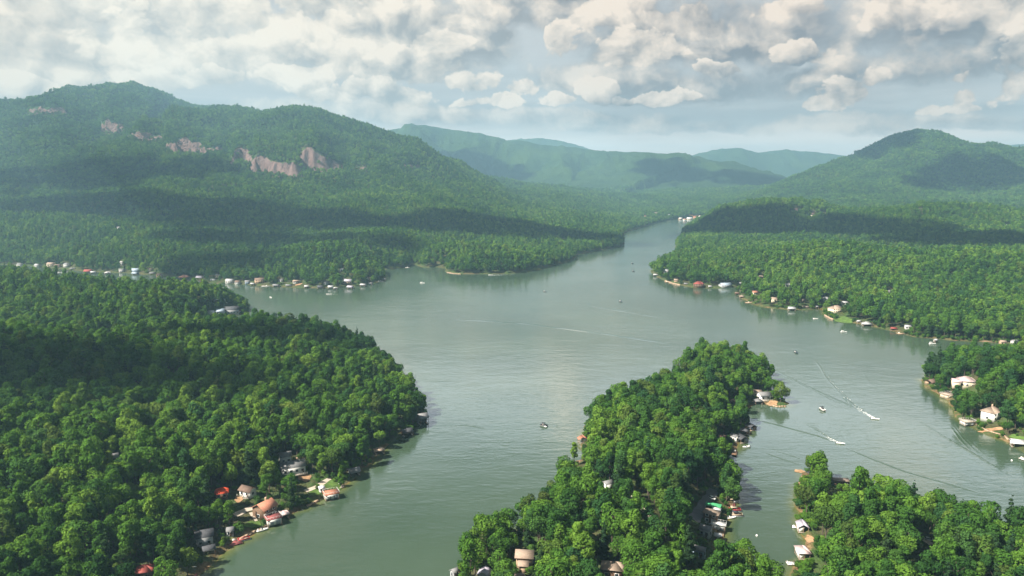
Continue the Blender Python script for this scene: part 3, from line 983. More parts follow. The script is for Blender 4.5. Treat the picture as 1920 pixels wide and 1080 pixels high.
def pontoon(px, py, length, yaw, label, fence=None, canopy=None, lift=0.0, group=None):
    x, y = on_lake(px, py)
    e = empty('pontoon_boat', (x, y, lift), R(yaw), label, 'boat', group)
    L, B = length, length * 0.36
    for s in (-1, 1):
        rings = []
        for f, r in ((-0.5, 0.08), (-0.46, 0.3), (-0.38, 0.36), (0.5, 0.36)):
            rings.append([(s * B * 0.36 + r * math.cos(a), f * L, 0.22 + r * math.sin(a)) for a in np.linspace(0, 2 * math.pi, 9)[:-1]])
        MB().loft(rings).build('float', METAL, e)
    MB().box(0, 0, 0.60, B, L * 0.94, 0.10).build('deck', DECKW, e)
    m = MB()
    for s in (-1, 1):
        m.box(s * (B / 2 - 0.05), 0.0, 0.72, 0.08, L * 0.86, 0.62)
        m.box(0, s * L * 0.43, 0.72, B * 0.98, 0.08, 0.62)
    m.build('fence', fence or HULLW, e)
    m = MB()
    m.box(-B * 0.33, -L * 0.2, 0.70, 0.6, L * 0.3, 0.5)
    m.box(B * 0.33, L * 0.15, 0.70, 0.6, L * 0.3, 0.5)
    m.build('seat', SEAT, e)
    MB().box(0, L * 0.50, -0.1, 0.5, 0.45, 1.3).build('engine', RUBBER, e)
    if canopy:
        c = MB().box(0, L * 0.12, 2.35, B * 0.98, L * 0.45, 0.10).build('canopy', canopy, e)
        m = MB()
        for sx in (-1, 1):
            for yy in (-0.08, 0.32):
                m.box(sx * B * 0.44, L * yy, 0.7, 0.06, 0.06, 1.65)
        m.build('frame', METAL, c)
    MARKS.append((x, y, label))
    return e


def kayak(px, py, length, yaw, label, mat):
    x, y = on_lake(px, py)
    e = empty('kayak', (x, y, 0), R(yaw), label, 'kayak')
    secs = []
    for f, b in ((-0.5, 0.06), (-0.36, 0.6), (-0.1, 1.0), (0.12, 1.0), (0.36, 0.6), (0.5, 0.06)):
        h = 0.45 * b
        secs.append([(-h, f * length, 0.42), (-h * 0.7, f * length, 0.02), (h * 0.7, f * length, 0.02), (h, f * length, 0.42), (0, f * length, 0.52)])
    MB().loft(secs).build('hull', mat, e)
    MB().cyl(0, 0.1, 0.46, 0.3, 0.08, 8).build('cockpit', RUBBER, e)


def car(px, py, yaw, label, body):
    x, y, z = hit(px, py)
    e = empty('parked_car', (x, y, z + 0.08), R(yaw), label, 'car')
    m = MB()
    m.loft([[(-0.9, -2.2, 0.35), (0.9, -2.2, 0.35), (0.9, 2.2, 0.35), (-0.9, 2.2, 0.35)], [(-0.92, -2.25, 0.7), (0.92, -2.25, 0.7), (0.92, 2.25, 0.7), (-0.92, 2.25, 0.7)], [(-0.85, -2.1, 0.98), (0.85, -2.1, 0.98), (0.85, 2.15, 0.98), (-0.85, 2.15, 0.98)]])
    m.build('body', body, e)
    MB().loft([[(-0.82, -1.2, 0.97), (0.82, -1.2, 0.97), (0.82, 1.9, 0.97), (-0.82, 1.9, 0.97)], [(-0.66, -0.5, 1.5), (0.66, -0.5, 1.5), (0.66, 1.5, 1.5), (-0.66, 1.5, 1.5)]]).build('cabin', GLASS, e)
    MB().box(0, 0.5, 1.501, 1.34, 2.0, 0.06).build('roof', body, e)
    for sx in (-1, 1):
        for sy in (-1.35, 1.35):
            m = MB()
            m.loft([[(sx * 0.86 + k, sy + 0.34 * math.cos(a), 0.34 + 0.34 * math.sin(a)) for a in np.linspace(0, 2 * math.pi, 11)[:-1]] for k in (-0.12, 0.12)])
            m.build('wheel', RUBBER, e)
    PLOTS.append((x, y, 3.0))
    VIEWS.append((px - 6, py - 5, px + 6, py + 3, y))


def ribbon(name, pts, width, mat, label, lift=0.25, kind='structure', view=True):
    """A drive or path laid over the ground along photo points."""
    P = [hit(*p) for p in pts]
    c = []
    for (a, b) in zip(P[:-1], P[1:]):
        n = max(2, int(math.dist(a[:2], b[:2]) / 2.5))
        c += [(a[0] + (b[0] - a[0]) * i / n, a[1] + (b[1] - a[1]) * i / n) for i in range(n)]
    c.append(P[-1][:2])
    c = np.array(c)
    t = np.gradient(c, axis=0)
    t /= np.linalg.norm(t, axis=1)[:, None] + 1e-9
    nrm = np.stack([-t[:, 1], t[:, 0]], 1)
    wv = width / 2 * (1 + 0.14 * np.sin(np.arange(len(c)) * 1.7))[:, None]
    cols = [c + nrm * wv * f for f in (-1, -0.33, 0.33, 1)]
    co = []
    for q in cols:
        co.append(np.stack([q[:, 0], q[:, 1], np.maximum(grid_pick(GZ, q[:, 0], q[:, 1]), 0.2) + lift], 1))
    n = len(c)
    co = np.concatenate(co)
    qd = [(k * n + i, k * n + i + 1, (k + 1) * n + i + 1, (k + 1) * n + i) for k in range(3) for i in range(n - 1)]
    o = link(name, quick_mesh(name, co, qd), [mat])
    tag(o, label, None, None, kind)
    for q in c[::2]:
        PLOTS.append((q[0], q[1], width * 0.5))
    if view:
        for (ax, ay), (bx, by) in zip(pts[:-1], pts[1:]):
            VIEWS.append((min(ax, bx), min(ay, by) - 1, max(ax, bx), max(ay, by) + 1, P[0][1]))


def patch(name, px, py, rx, ry, mat, label, lift=0.22, kind='structure', seed=0, view=0.8):
    """An uneven patch of lawn or bare clay draped over the ground."""
    x, y, z = hit(px, py)
    a = rx * y / FOC
    b = ry * y / FOC / max(0.15, (CAM_H - z) / y)
    co, q, t = [(x, y, max(grid_pick(GZ, np.array([x]), np.array([y]))[0], 0.1) + lift)], [], []
    n, m = 22, 5
    for k in range(1, m + 1):
        for i in range(n):
            an = 2 * math.pi * i / n
            f = k / m * (1 + 0.22 * math.sin(2 * an + seed) + 0.12 * math.sin(5 * an + seed * 2))
            xx, yy = x + a * f * math.cos(an), y + b * f * math.sin(an)
            co.append((xx, yy, max(float(grid_pick(GZ, np.array([xx]), np.array([yy]))[0]), 0.05) + lift))
    for i in range(n):
        t.append((0, 1 + i, 1 + (i + 1) % n))
        for k in range(m - 1):
            q.append((1 + k * n + i, 1 + (k + 1) * n + i, 1 + (k + 1) * n + (i + 1) % n, 1 + k * n + (i + 1) % n))
    o = link(name, quick_mesh(name, co, q, t), [mat])
    tag(o, label, None, None, kind)
    PLOTS.append((x, y, 0.6 * max(a, b)))
    VIEWS.append((px - rx * view, py - ry * view, px + rx * view, py + ry * view, y))


def seawall(pts, hgt, label, mat=None):
    P = [on_lake(*p) for p in pts]
    m = MB()
    g = np.random.default_rng(len(pts) + int(pts[0][0]))
    for (ax, ay), (bx, by) in zip(P[:-1], P[1:]):
        L = math.hypot(bx - ax, by - ay)
        n = max(1, int(L / 2.2))
        for i in range(n):
            f = (i + 0.5) / n
            m.box(ax + (bx - ax) * f, ay + (by - ay) * f, -1.0, L / n * 0.98, g.uniform(0.9, 1.3), hgt + 1.0 + g.uniform(-0.15, 0.15), math.atan2(by - ay, bx - ax))
    o = m.build('retaining_wall', mat or STONE)
    tag(o, label, 'wall')
    for (ax, ay), (bx, by) in zip(pts[:-1], pts[1:]):
        VIEWS.append((min(ax, bx), min(ay, by) - 3, max(ax, bx), max(ay, by) + 2, min(P[0][1], P[-1][1])))


def wave_line(pts, w, h, seed=0):
    """A low travelling wave left by a boat: a real swell standing on the lake surface."""
    c = []
    for a, b in zip(pts[:-1], pts[1:]):
        A, B = np.array(on_lake(*a)), np.array(on_lake(*b))
        n = max(3, int(np.linalg.norm(B - A) / 4))
        c += [A + (B - A) * i / n for i in range(n)]
    c.append(np.array(on_lake(*pts[-1])))
    c = np.array(c)
    t = np.gradient(c, axis=0)
    t /= np.linalg.norm(t, axis=1)[:, None] + 1e-9
    nrm = np.stack([-t[:, 1], t[:, 0]], 1)
    s = np.linspace(0, 1, len(c))
    amp = 0.55 * h * np.minimum(1, np.minimum(s, 1 - s) * 6) * (0.55 + 0.75 * vnoise(s * len(c) / 5.0, s * 0, seed))
    wob = (vnoise(s * len(c) / 9.0, s * 0 + 5, seed) - 0.5)[:, None] * 2.0
    prof = [(-1, 0), (-0.6, 0.25), (-0.25, 0.85), (0, 1), (0.25, 0.85), (0.6, 0.25), (1, 0)]
    co = np.concatenate([np.concatenate([c + nrm * (w / 2 * u + wob), (0.006 + amp * v)[:, None]], 1) for u, v in prof])
    n = len(c)
    q = [(k * n + i, k * n + i + 1, (k + 1) * n + i + 1, (k + 1) * n + i) for k in range(len(prof) - 1) for i in range(n - 1)]
    me = quick_mesh('wave', co, q, smooth_shade=True)
    tag(link('wave', me, [WATER]), 'long low wave left on the lake by a passing boat', None, None, 'stuff')


def foam(pts, w0, w1, label, seed=0, dens=1.0):
    """Broken white water: many small flecks thinning out behind the boat."""
    g = np.random.default_rng(seed + 3)
    P = [np.array(on_lake(*p)) for p in pts]
    V, T = [], []
    seg = [np.linalg.norm(b - a) for a, b in zip(P[:-1], P[1:])]
    tot = sum(seg)
    for k in range(int(tot * 5 * dens)):
        s = g.uniform(0, 1) ** 1.5
        d, i = s * tot, 0
        while d > seg[i] and i < len(seg) - 1:
            d -= seg[i]
            i += 1
        a, b = P[i], P[i + 1]
        t = (b - a) / seg[i]
        c = a + t * d + np.array([-t[1], t[0]]) * g.normal() * 0.5 * (w0 + (w1 - w0) * s)
        r = g.uniform(0.12, 0.42) * (1.15 - 0.8 * s)
        z = 0.05 + g.uniform(0, 0.25) * (1 - s)
        n0 = len(V)
        an = g.uniform(0, 6.28)
        for q in range(5):
            rr = r * g.uniform(0.6, 1.3)
            V.append((c[0] + rr * 1.5 * math.cos(an + q * 1.257), c[1] + rr * math.sin(an + q * 1.257), z))
        T += [(n0, n0 + 1, n0 + 2), (n0, n0 + 2, n0 + 3), (n0, n0 + 3, n0 + 4)]
    tag(link('foam', quick_mesh('foam', V, None, T), [FOAM]), label, None, None, 'stuff')


# ------------------------------------------------------------------ left shore, near the camera
house(549, 884, 44, 0.60, 4.2, 'gable', WHITE, R_GREY, 28, 'white lake house with long grey gable roof and railed deck above a clay bank', 2, deck=3.2, chimney=True)
house(535, 866, 20, 0.9, 4.6, 'gable', WHITE, R_GREY, 28, 'small white two-storey annexe with grey roof, behind the white deck house', 2)
house(416, 932, 22, 0.9, 3.6, 'hip', BROWN, R_RED, 20, 'cabin with bright red hipped roof among dark trees', 2)
house(465, 928, 26, 0.7, 3.6, 'gable', WHITE, R_BROWN, -25, 'small white cottage with brown roof, uphill of the terracotta roofed house', 2, deck=1.8)
house(497, 967, 33, 0.95, 5.6, 'gable', BROWN, R_TERRA, 62, 'large terracotta roofed lake house with dark glazed gable facing the water', 2, deck=2.6, chimney=True)
boathouse(513, 983, 28, 0.75, 4.0, 'flat', WHITE, REDDECK, 35, 'white boathouse with flat maroon roof deck below the terracotta roofed house', True)
boathouse(532, 972, 18, 0.85, 3.2, 'hip', WHITE, PINKROOF, 35, 'pale pink roofed boathouse beside the white roof-deck boathouse')
runabout(492, 995, 6.0, 120, 'small white motor boat moored left of the white roof-deck boathouse', HULLW, None)
dock(440, 1019, 28, 5.5, 30, 'maroon boarded dock on the left shore, near the bottom', REDDECK)
pontoon(457, 1013, 6.4, 120, 'red sided pontoon boat tied to the maroon dock', HULLR, None)
house(432, 1003, 12, 1.2, 3.0, 'gable', GREYW, R_GREY, 20, 'narrow grey boat shed at the head of the maroon dock', 1)
house(384, 1018, 30, 0.9, 4.8, 'gable', GREYW, R_DARK, 25, 'dark slate roofed lake house half hidden under trees, left shore', 2)
boathouse(392, 1040, 22, 0.8, 3.6, 'gable', WHITE, R_DARK, 30, 'white gabled boathouse in front of the dark slate roofed house')
kayak(402, 1040, 3.6, 60, 'tiny white rowing float drifting by the white gabled boathouse', HULLW)
dock(362, 1076, 18, 10, 12, 'red and white edged dock cut by the bottom edge of the photo', REDDECK)
house(272, 1082, 30, 0.9, 4.0, 'hip', BROWN, R_MAROON, 15, 'maroon hipped roof just visible at the bottom edge among trees', 1)
boathouse(621, 934, 27, 0.8, 3.4, 'flat', WHITE, R_TERRA, 28, 'white boathouse with orange flat roof beside the bright lawn', True)
house(603, 922, 9, 0.9, 2.6, 'gable', WHITE, R_WHITE, 30, 'little white shed at the edge of the bright lawn', 1)
dock(639, 913, 10, 5, 28, 'short grey dock at the right end of the bright lawn', DECKW)
boathouse(664, 891, 20, 0.9, 3.2, 'gable', GREYW, R_GREY, 30, 'weathered grey gabled boathouse under trees, between lawn and tan boathouse')
boathouse(711, 851, 17, 0.9, 3.2, 'hip', TAN, R_TAN, 30, 'small tan hipped boathouse in the trees\' shade on the left shore')
boathouse(763, 816, 20, 0.8, 3.4, 'gable', BROWN, R_DARK, 30, 'dark brown boathouse in shade, left of the tall tip boathouse')
boathouse(792, 794, 18, 1.2, 5.6, 'gable', GREYW, R_GREY, 30, 'tall grey boathouse at the tip of the left shore')
house(207, 858, 26, 0.7, 5.4, 'gable', CREAM, R_GREY, 30, 'cream house peeping through trees in the middle of the left forest', 1, up=5, view=0.6)
house(284, 797, 17, 0.8, 4.0, 'gable', TAN, R_TAN, 10, 'tan roof just showing between trees on the left hillside', 1, up=8, view=0.7)
house(331, 695, 26, 0.6, 6.5, 'gable', BROWN, R_GREY, 35, 'brown house with light grey metal roof on the left ridge top', 1, up=12, view=0.8)
ribbon('driveway', [(440, 967), (462, 957), (490, 947), (516, 944)], 4.2, PAVE, 'pale curved drive above the terracotta roofed house')
ribbon('steps', [(470, 962), (481, 978)], 1.8, PAVE, 'white flight of steps running down to the shore lawn')
ribbon('path', [(572, 922), (595, 913), (618, 898)], 3.2, PAVE, 'pale path running across the bright lawn')
patch('lawn', 474, 984, 13, 7, GRASS, 'small bright lawn by the shore below the drive', seed=1)
patch('lawn', 622, 909, 17, 9, GRASS, 'bright green lawn above the orange flat roofed boathouse', seed=2)
patch('lawn', 592, 924, 14, 5, GRASS, 'narrow strip of lawn under the pale path', seed=5)
patch('clay_bank', 570, 894, 14, 8, SAND, 'terraced orange clay bank with shrubs below the white deck house', seed=3)
patch('clay_bank', 448, 936, 9, 5, SAND, 'orange clay yard beside the brown roofed cottage', seed=4)
seawall([(452, 1012), (480, 997), (500, 988)], 1.0, 'low rough stone wall along the shore beside the terracotta roofed house')
seawall([(575, 950), (597, 940)], 1.0, 'grey stone retaining wall left of the orange roofed boathouse')
# ------------------------------------------------------------------ second headland on the left
house(434, 584, 26, 0.7, 5.0, 'gable', GREYW, R_DARK, 20, 'grey lake house with dark roof on the second left headland', 1, up=2)
house(414, 586, 14, 0.9, 4.5, 'gable', GREYW, R_BLUE, 10, 'blue grey roofed house left of the dark roofed headland house', 1, up=2)
boathouse(443, 588, 13, 0.9, 3.2, 'flat', WHITE, R_TERRA, 0, 'orange decked boathouse at the second left headland')
house(396, 587, 10, 0.9, 4.5, 'gable', WHITE, R_WHITE, 0, 'small white house half hidden left of the headland houses', 0, up=3)
house(198, 620, 18, 0.8, 5.0, 'gable', WHITE, R_BROWN, 0, 'white gabled house with brown roof deep in the left woods', 1, up=9, view=0.8)
house(20, 597, 10, 0.9, 4.5, 'gable', TAN, R_TAN, 0, 'tan roof at the left edge of the photo among trees', 0, up=9)
# ------------------------------------------------------------------ middle peninsula
house(984, 1046, 32, 0.85, 5.0, 'gable', TAN, R_TAN, -6, 'tan roofed house with two dark dormers on the middle peninsula', 2, up=3, view=0.95, wing=(4.0, 4.0, 3.6, 0.0, -6.0, R_TAN))
house(1148, 1066, 40, 0.7, 4.4, 'hip', BROWN, R_TAN, -12, 'broad tan hipped roof house near the bottom of the middle peninsula', 2, up=3, view=0.95)
house(908, 1078, 22, 1.0, 4.2, 'gable', GREYW, R_LILAC, 76, 'pale lilac metal roofed house at the bottom of the middle peninsula', 1, up=3)
house(975, 1084, 18, 0.9, 4.0, 'hip', TAN, R_TAN, 15, 'pale tan roof below the house with two dormers', 1, up=3, view=0.8)
house(852, 1081, 12, 1.0, 3.0, 'gable', GREYW, R_GREY, 40, 'grey roofed boat shed at the peninsula\'s bottom left corner', 1)
house(961, 996, 10, 0.7, 3.6, 'gable', TAN, R_TAN, 0, 'tan gable end peeping over trees by the water, middle peninsula', 0, up=8, view=0.8)
house(1139, 906, 17, 0.8, 4.4, 'gable', WHITE, R_GREY, 30, 'white gabled house with grey roof in the middle peninsula\'s woods', 1, up=4, view=0.8)
house(1376, 745, 10, 0.8, 3.5, 'gable', BROWN, R_BROWN, 0, 'brown roof showing between trees near the spit', 0, up=6, view=0.7)
boathouse(1092, 830, 11, 1.5, 3.2, 'gable', WHITE, R_TERRA, -80, 'small terracotta roofed boathouse on the peninsula\'s west side')
dock(1091, 866, 12, 7, -60, 'brown dock on the peninsula\'s west side, below the terracotta boathouse', BROWN)
runabout(1094, 870, 5.5, -50, 'white motor boat tied to the brown dock on the west side', HULLW)
house(1432, 746, 21, 0.7, 4.2, 'gable', WHITE, R_GREY, 10, 'white house with grey roof beside the spit with one tree', 2, up=1, deck=2.0)
house(1420, 738, 14, 0.6, 4.0, 'gable', CREAM, R_TAN, 0, 'cream house with pale tan roof behind the white spit house', 1, up=2)
boathouse(1421, 757, 14, 0.9, 3.0, 'hip', GREYW, R_GREY, 0, 'grey hipped boathouse at the root of the spit')
dock(1409, 752, 14, 6, 20, 'white topped dock left of the grey hipped boathouse', WHITE)
patch('clay_bank', 1448, 757, 11, 3, SAND, 'orange sandy shore of the spit with one tree', lift=0.3, seed=6)
seawall([(1441, 760), (1460, 763), (1474, 762)], 0.7, 'low stone wall edging the spit with one tree')
boathouse(1408, 806, 16, 0.9, 3.2, 'gable', BROWN, R_DARK, -70, 'dark roofed boathouse nearest the spit on the peninsula\'s east side')
boathouse(1395, 814, 15, 0.9, 3.2, 'hip', BROWN, R_DARK, -70, 'dark hipped boathouse second from the spit')
boathouse(1391, 829, 19, 0.9, 3.4, 'gable', GREYW, R_DARK, -75, 'largest dark slate boathouse, third from the spit')
house(1377, 826, 14, 0.8, 3.6, 'gable', WHITE, R_GREY, -60, 'white cottage behind the largest dark slate boathouse', 1)
house(1354, 820, 12, 0.9, 3.6, 'gable', TAN, R_BROWN, -40, 'tan cottage among trees uphill of the dark boathouses', 0, up=3)
runabout(1399, 839, 5.5, -80, 'small white motor boat below the largest dark slate boathouse', HULLW)
dock(1377, 851, 10, 9, -20, 'brown dock below the dark boathouses', BROWN)
pontoon(1366, 862, 6.0, -85, 'white pontoon boat, upper of two by the trees', HULLW, HULLW)
pontoon(1367, 870, 6.0, -85, 'white pontoon boat, lower of two by the trees', HULLW, HULLW)
ribbon('road', [(1300, 975), (1316, 953), (1332, 932), (1338, 918)], 5.5, ASPH, 'grey lane among trees above the roof-terrace house')
ribbon('road', [(1186, 930), (1203, 955), (1216, 972)], 4.0, PAVE, 'pale lane through the woods of the middle peninsula', view=False)
car(1335, 936, 30, 'white car parked on the grey lane above the roof-terrace house', HULLW)
house(1334, 978, 27, 0.75, 5.2, 'flat', BROWN, R_TAN, -30, 'brown house with flat tan roof terrace on the busy east shore', 2, deck=2.0)
house(1343, 968, 14, 0.7, 4.0, 'gable', WHITE, R_WHITE, -30, 'white roofed cottage just behind the tan roof terrace', 1)
house(1323, 1003, 20, 0.9, 3.8, 'gable', GREYW, R_GREY, -35, 'grey gabled house left of the long white boathouse', 1)
house(1311, 1034, 22, 0.7, 3.6, 'gable', BLUEW, R_GREY, -30, 'blue sided house in deep shade near the lime kayak', 1, up=2, view=0.8)
boathouse(1347, 994, 27, 0.55, 3.6, 'flat', WHITE, R_WHITE, -22, 'long white roofed boathouse with railing on the busy east shore', True)
dock(1349, 1001, 18, 7, -20, 'tan dock under the long white boathouse', TAN)
boathouse(1346, 1013, 12, 0.9, 3.0, 'gable', WHITE, R_WHITE, -15, 'small white gabled boathouse above the lime kayak')
kayak(1356, 1028, 6.5, 60, 'long lime green kayak at the peninsula\'s east shore', KAYAKG)
dock(1373, 946, 10, 12, -10, 'reddish brown dock jutting right of the round shore tree', REDDECK)
runabout(1376, 942, 6.0, 85, 'tan topped motor boat on the reddish brown dock, upper berth', HULLW, SEAT)
pontoon(1378, 958, 7.0, 85, 'pontoon boat with red sides below the reddish brown dock', HULLR, SEAT)
pontoon(1381, 967, 7.0, 85, 'brown pontoon boat, lowest of the moored row', SEAT, CANVB)
runabout(1370, 972, 6.0, 100, 'white motor boat tucked inside the moored row', HULLW)
e = empty('garden_canopy', hit(1337, 955), R(-25), 'green canvas canopy on posts beside the white roofed cottage', 'canopy')
e.location.z += 0.1
MB().loft([[(-4.2, -2.4, 2.5), (4.2, -2.4, 2.5), (4.2, 2.4, 2.5), (-4.2, 2.4, 2.5)], [(-2.6, -0.3, 3.5), (2.6, -0.3, 3.5), (2.6, 0.3, 3.5), (-2.6, 0.3, 3.5)]]).build('cover', CANVG, e)
for sx in (-3.9, 3.9):
    for sy in (-2.2, 2.2):
        MB().cyl(sx, sy, -0.5, 0.08, 3.0, 6).build('post', METAL, e)
VIEWS.append((1328, 946, 1346, 956, hit(1337, 955)[1]))
# ------------------------------------------------------------------ lower right point
boathouse(1504, 996, 23, 0.85, 3.6, 'gable', WHITE, R_LILAC, 80, 'white boathouse with pale lilac roof, upper of two on the right point')
runabout(1498, 990, 7.0, 80, 'white motor boat nosing out of the upper right point boathouse', HULLW)
boathouse(1504, 1044, 29, 0.75, 3.8, 'hip', WHITE, PINKROOF, 86, 'big pale pink roofed boathouse, lower of two on the right point')
house(1577, 900, 28, 0.5, 3.4, 'flat', BROWN, R_TAN, -4, 'low house with flat tan roof among trees on the right point', 2, up=4, view=0.9)
dock(1483, 1058, 12, 4, 90, 'short white swimming dock below the big pink boathouse', WHITE)
patch('clay_bank', 1518, 1012, 7, 9, SAND, 'orange clay landing between the two right point boathouses', seed=7)
patch('beach', 1499, 884, 8, 4, SAND, 'pale sandy spit at the right point\'s tip', lift=0.12, seed=8)
ribbon('road', [(1720, 1008), (1735, 1014), (1748, 1022)], 4.0, PAVE, 'scrap of pale lane showing between trees on the right point', view=False)
car(1742, 1014, 60, 'grey car parked beside the scrap of lane, right point', METAL)
# ------------------------------------------------------------------ right shore
house(1811, 723, 28, 0.75, 5.2, 'hip', CREAM, PINKROOF, -20, 'cream villa with faded pink hipped roof above the right shore', 2, wing=(6, 6, 4.2, -8.0, -3.0, PINKROOF))
boathouse(1745, 721, 18, 0.8, 3.0, 'gable', TAN, R_BROWN, 30, 'brown roofed boathouse at the right shore\'s pointed tip')
boathouse(1776, 746, 21, 0.8, 3.4, 'flat', CREAM, R_TAN, 25, 'cream boathouse with flat tan sun deck below the pink roofed villa', True)
house(1858, 785, 30, 0.8, 6.4, 'hip', WHITE, R_TAN, 32, 'tall white house with tan hipped roof by the curving stone wall', 2, chimney=True)
boathouse(1814, 797, 23, 0.7, 3.2, 'flat', WHITE, DECKW, 5, 'white boathouse with flat weathered deck at the stone wall\'s left end', True)
seawall([(1827, 795), (1836, 803), (1850, 811), (1866, 816), (1882, 820), (1890, 827)], 2.0, 'long curving tan stone wall below the tall white house')
patch('clay_bank', 1858, 806, 20, 3, SAND, 'bare clay strip behind the curving stone wall', seed=9)
dock(1889, 821, 22, 6, 12, 'dark stepped dock at the right end of the curving stone wall', BROWN)
boathouse(1907, 838, 22, 0.8, 3.6, 'gable', WHITE, R_WHITE, -20, 'bright white gabled boathouse beside the dark stepped dock')
patch('lawn', 1913, 822, 12, 7, GRASS, 'bright lawn at the right edge above the white gabled boathouse', seed=10)
dock(1921, 862, 14, 5, 20, 'pale dock cut by the right edge of the photo', WHITE)
# ------------------------------------------------------------------ far right shore
FR = [('h', 1249, 509, 9, 0.9, 6.0, 'gable', WHITE, R_WHITE, 'tall white house near the far right shore\'s tip'), ('b', 1229, 518, 9, 'white boathouse at the far right shore\'s tip', WHITE, R_WHITE),
      ('d', 1251, 529, 9, 'tan dock right of the tip of the far right shore', TAN), ('h', 1268, 525, 8, 0.8, 4.0, 'gable', TAN, R_TAN, 'tan cottage by the far right tip'),
      ('b', 1286, 535, 8, 'small white boathouse left of the round-roofed maroon house', WHITE, R_GREY), ('h', 1310, 534, 19, 0.8, 6.5, 'hip', BROWN, R_MAROON, 'big maroon roofed house on the far right shore'),
      ('d', 1322, 539, 11, 'brown dock in front of the big maroon roofed house', BROWN), ('b', 1331, 540, 7, 'little white boathouse right of the maroon roofed house', WHITE, R_WHITE),
      ('h', 1360, 534, 25, 0.5, 4.2, 'gable', GREYW, R_BLUE, 'long blue grey roofed house in the far right cove'), ('b', 1362, 538, 10, 'grey boathouse in front of the long blue grey roof', GREYW, R_GREY),
      ('b', 1387, 534, 7, 'bright white boathouse at the end of the far right cove', WHITE, R_WHITE), ('b', 1382, 553, 9, 'brown boathouse where the second right headland begins', BROWN, R_BROWN),
      ('b', 1391, 559, 10, 'tan boathouse below the brown one on the second right headland', TAN, R_TAN), ('d', 1405, 568, 15, 'tan dock along the second right headland', TAN),
      ('h', 1427, 519, 8, 0.8, 4.0, 'gable', TAN, R_TAN, 'tan roof high in the second right headland\'s woods'), ('h', 1477, 534, 12, 0.6, 4.4, 'gable', WHITE, R_WHITE, 'white house high among trees on the second right headland'),
      ('h', 1415, 549, 11, 0.8, 5.0, 'gable', CREAM, R_TERRA, 'orange roofed house on the second right headland'), ('h', 1452, 562, 11, 0.9, 5.5, 'gable', CREAM, R_TAN, 'cream house by a pale willow on the right headland'),
      ('b', 1484, 582, 15, 'wide white boathouse on the second right headland', WHITE, R_WHITE), ('b', 1510, 579, 11, 'pale tan boathouse right of the wide white one', CREAM, R_TAN),
      ('h', 1507, 563, 8, 0.8, 4.5, 'gable', TAN, R_TAN, 'tan gable above the pale tan boathouse'), ('h', 1549, 560, 13, 0.7, 4.6, 'hip', WHITE, R_WHITE, 'white hipped house above the tan villa'),
      ('h', 1584, 567, 11, 0.6, 4.0, 'gable', WHITE, R_WHITE, 'white long cottage right of the white hipped house'), ('h', 1567, 581, 26, 0.7, 7.0, 'hip', CREAM, R_TAN, 'big cream villa with tan hipped roof above the green lawn'),
      ('b', 1625, 611, 20, 'wide bright white boathouse on the right shore', WHITE, R_WHITE), ('b', 1610, 606, 8, 'small white boathouse left of the wide bright one', WHITE, R_WHITE),
      ('b', 1675, 620, 12, 'brown boathouse with maroon roof on the right shore', BROWN, R_MAROON), ('d', 1688, 626, 12, 'tan dock right of the maroon roofed boathouse', TAN),
      ('h', 1702, 612, 11, 0.7, 4.0, 'gable', WHITE, R_WHITE, 'white roof above the maroon roofed boathouse'), ('b', 1754, 642, 8, 'white boathouse standing in the water off the right shore', WHITE, R_WHITE),
      ('d', 1850, 640, 18, 'tan dock at the mouth of the right cove', TAN), ('h', 1880, 642, 11, 0.8, 4.2, 'gable', TAN, R_TAN, 'tan house at the mouth of the right cove'),
      ('h', 1902, 641, 13, 0.6, 4.4, 'gable', WHITE, R_GREY, 'white house with grey roof in the right cove'), ('b', 1532, 578, 6, 'little white boathouse in the notch left of the villa', WHITE, R_WHITE),
      ('h', 1667, 545, 8, 0.8, 4.5, 'gable', WHITE, R_GREY, 'white house deep in the woods of the right hill'), ('h', 1890, 420, 12, 0.7, 4.5, 'gable', WHITE, R_WHITE, 'white farmhouse high on the far right hill'),
      ('h', 1628, 319, 6, 0.8, 8.0, 'gable', WHITE, R_WHITE, 'white speck of a house on the right mountainside, upper one'), ('h', 1640, 343, 6, 0.8, 8.0, 'gable', WHITE, R_WHITE, 'white speck of a house on the right mountainside, lower one'),
      ('h', 1523, 402, 8, 0.7, 6.0, 'gable', CREAM, R_GREY, 'cream house beside the pink rock outcrops')]
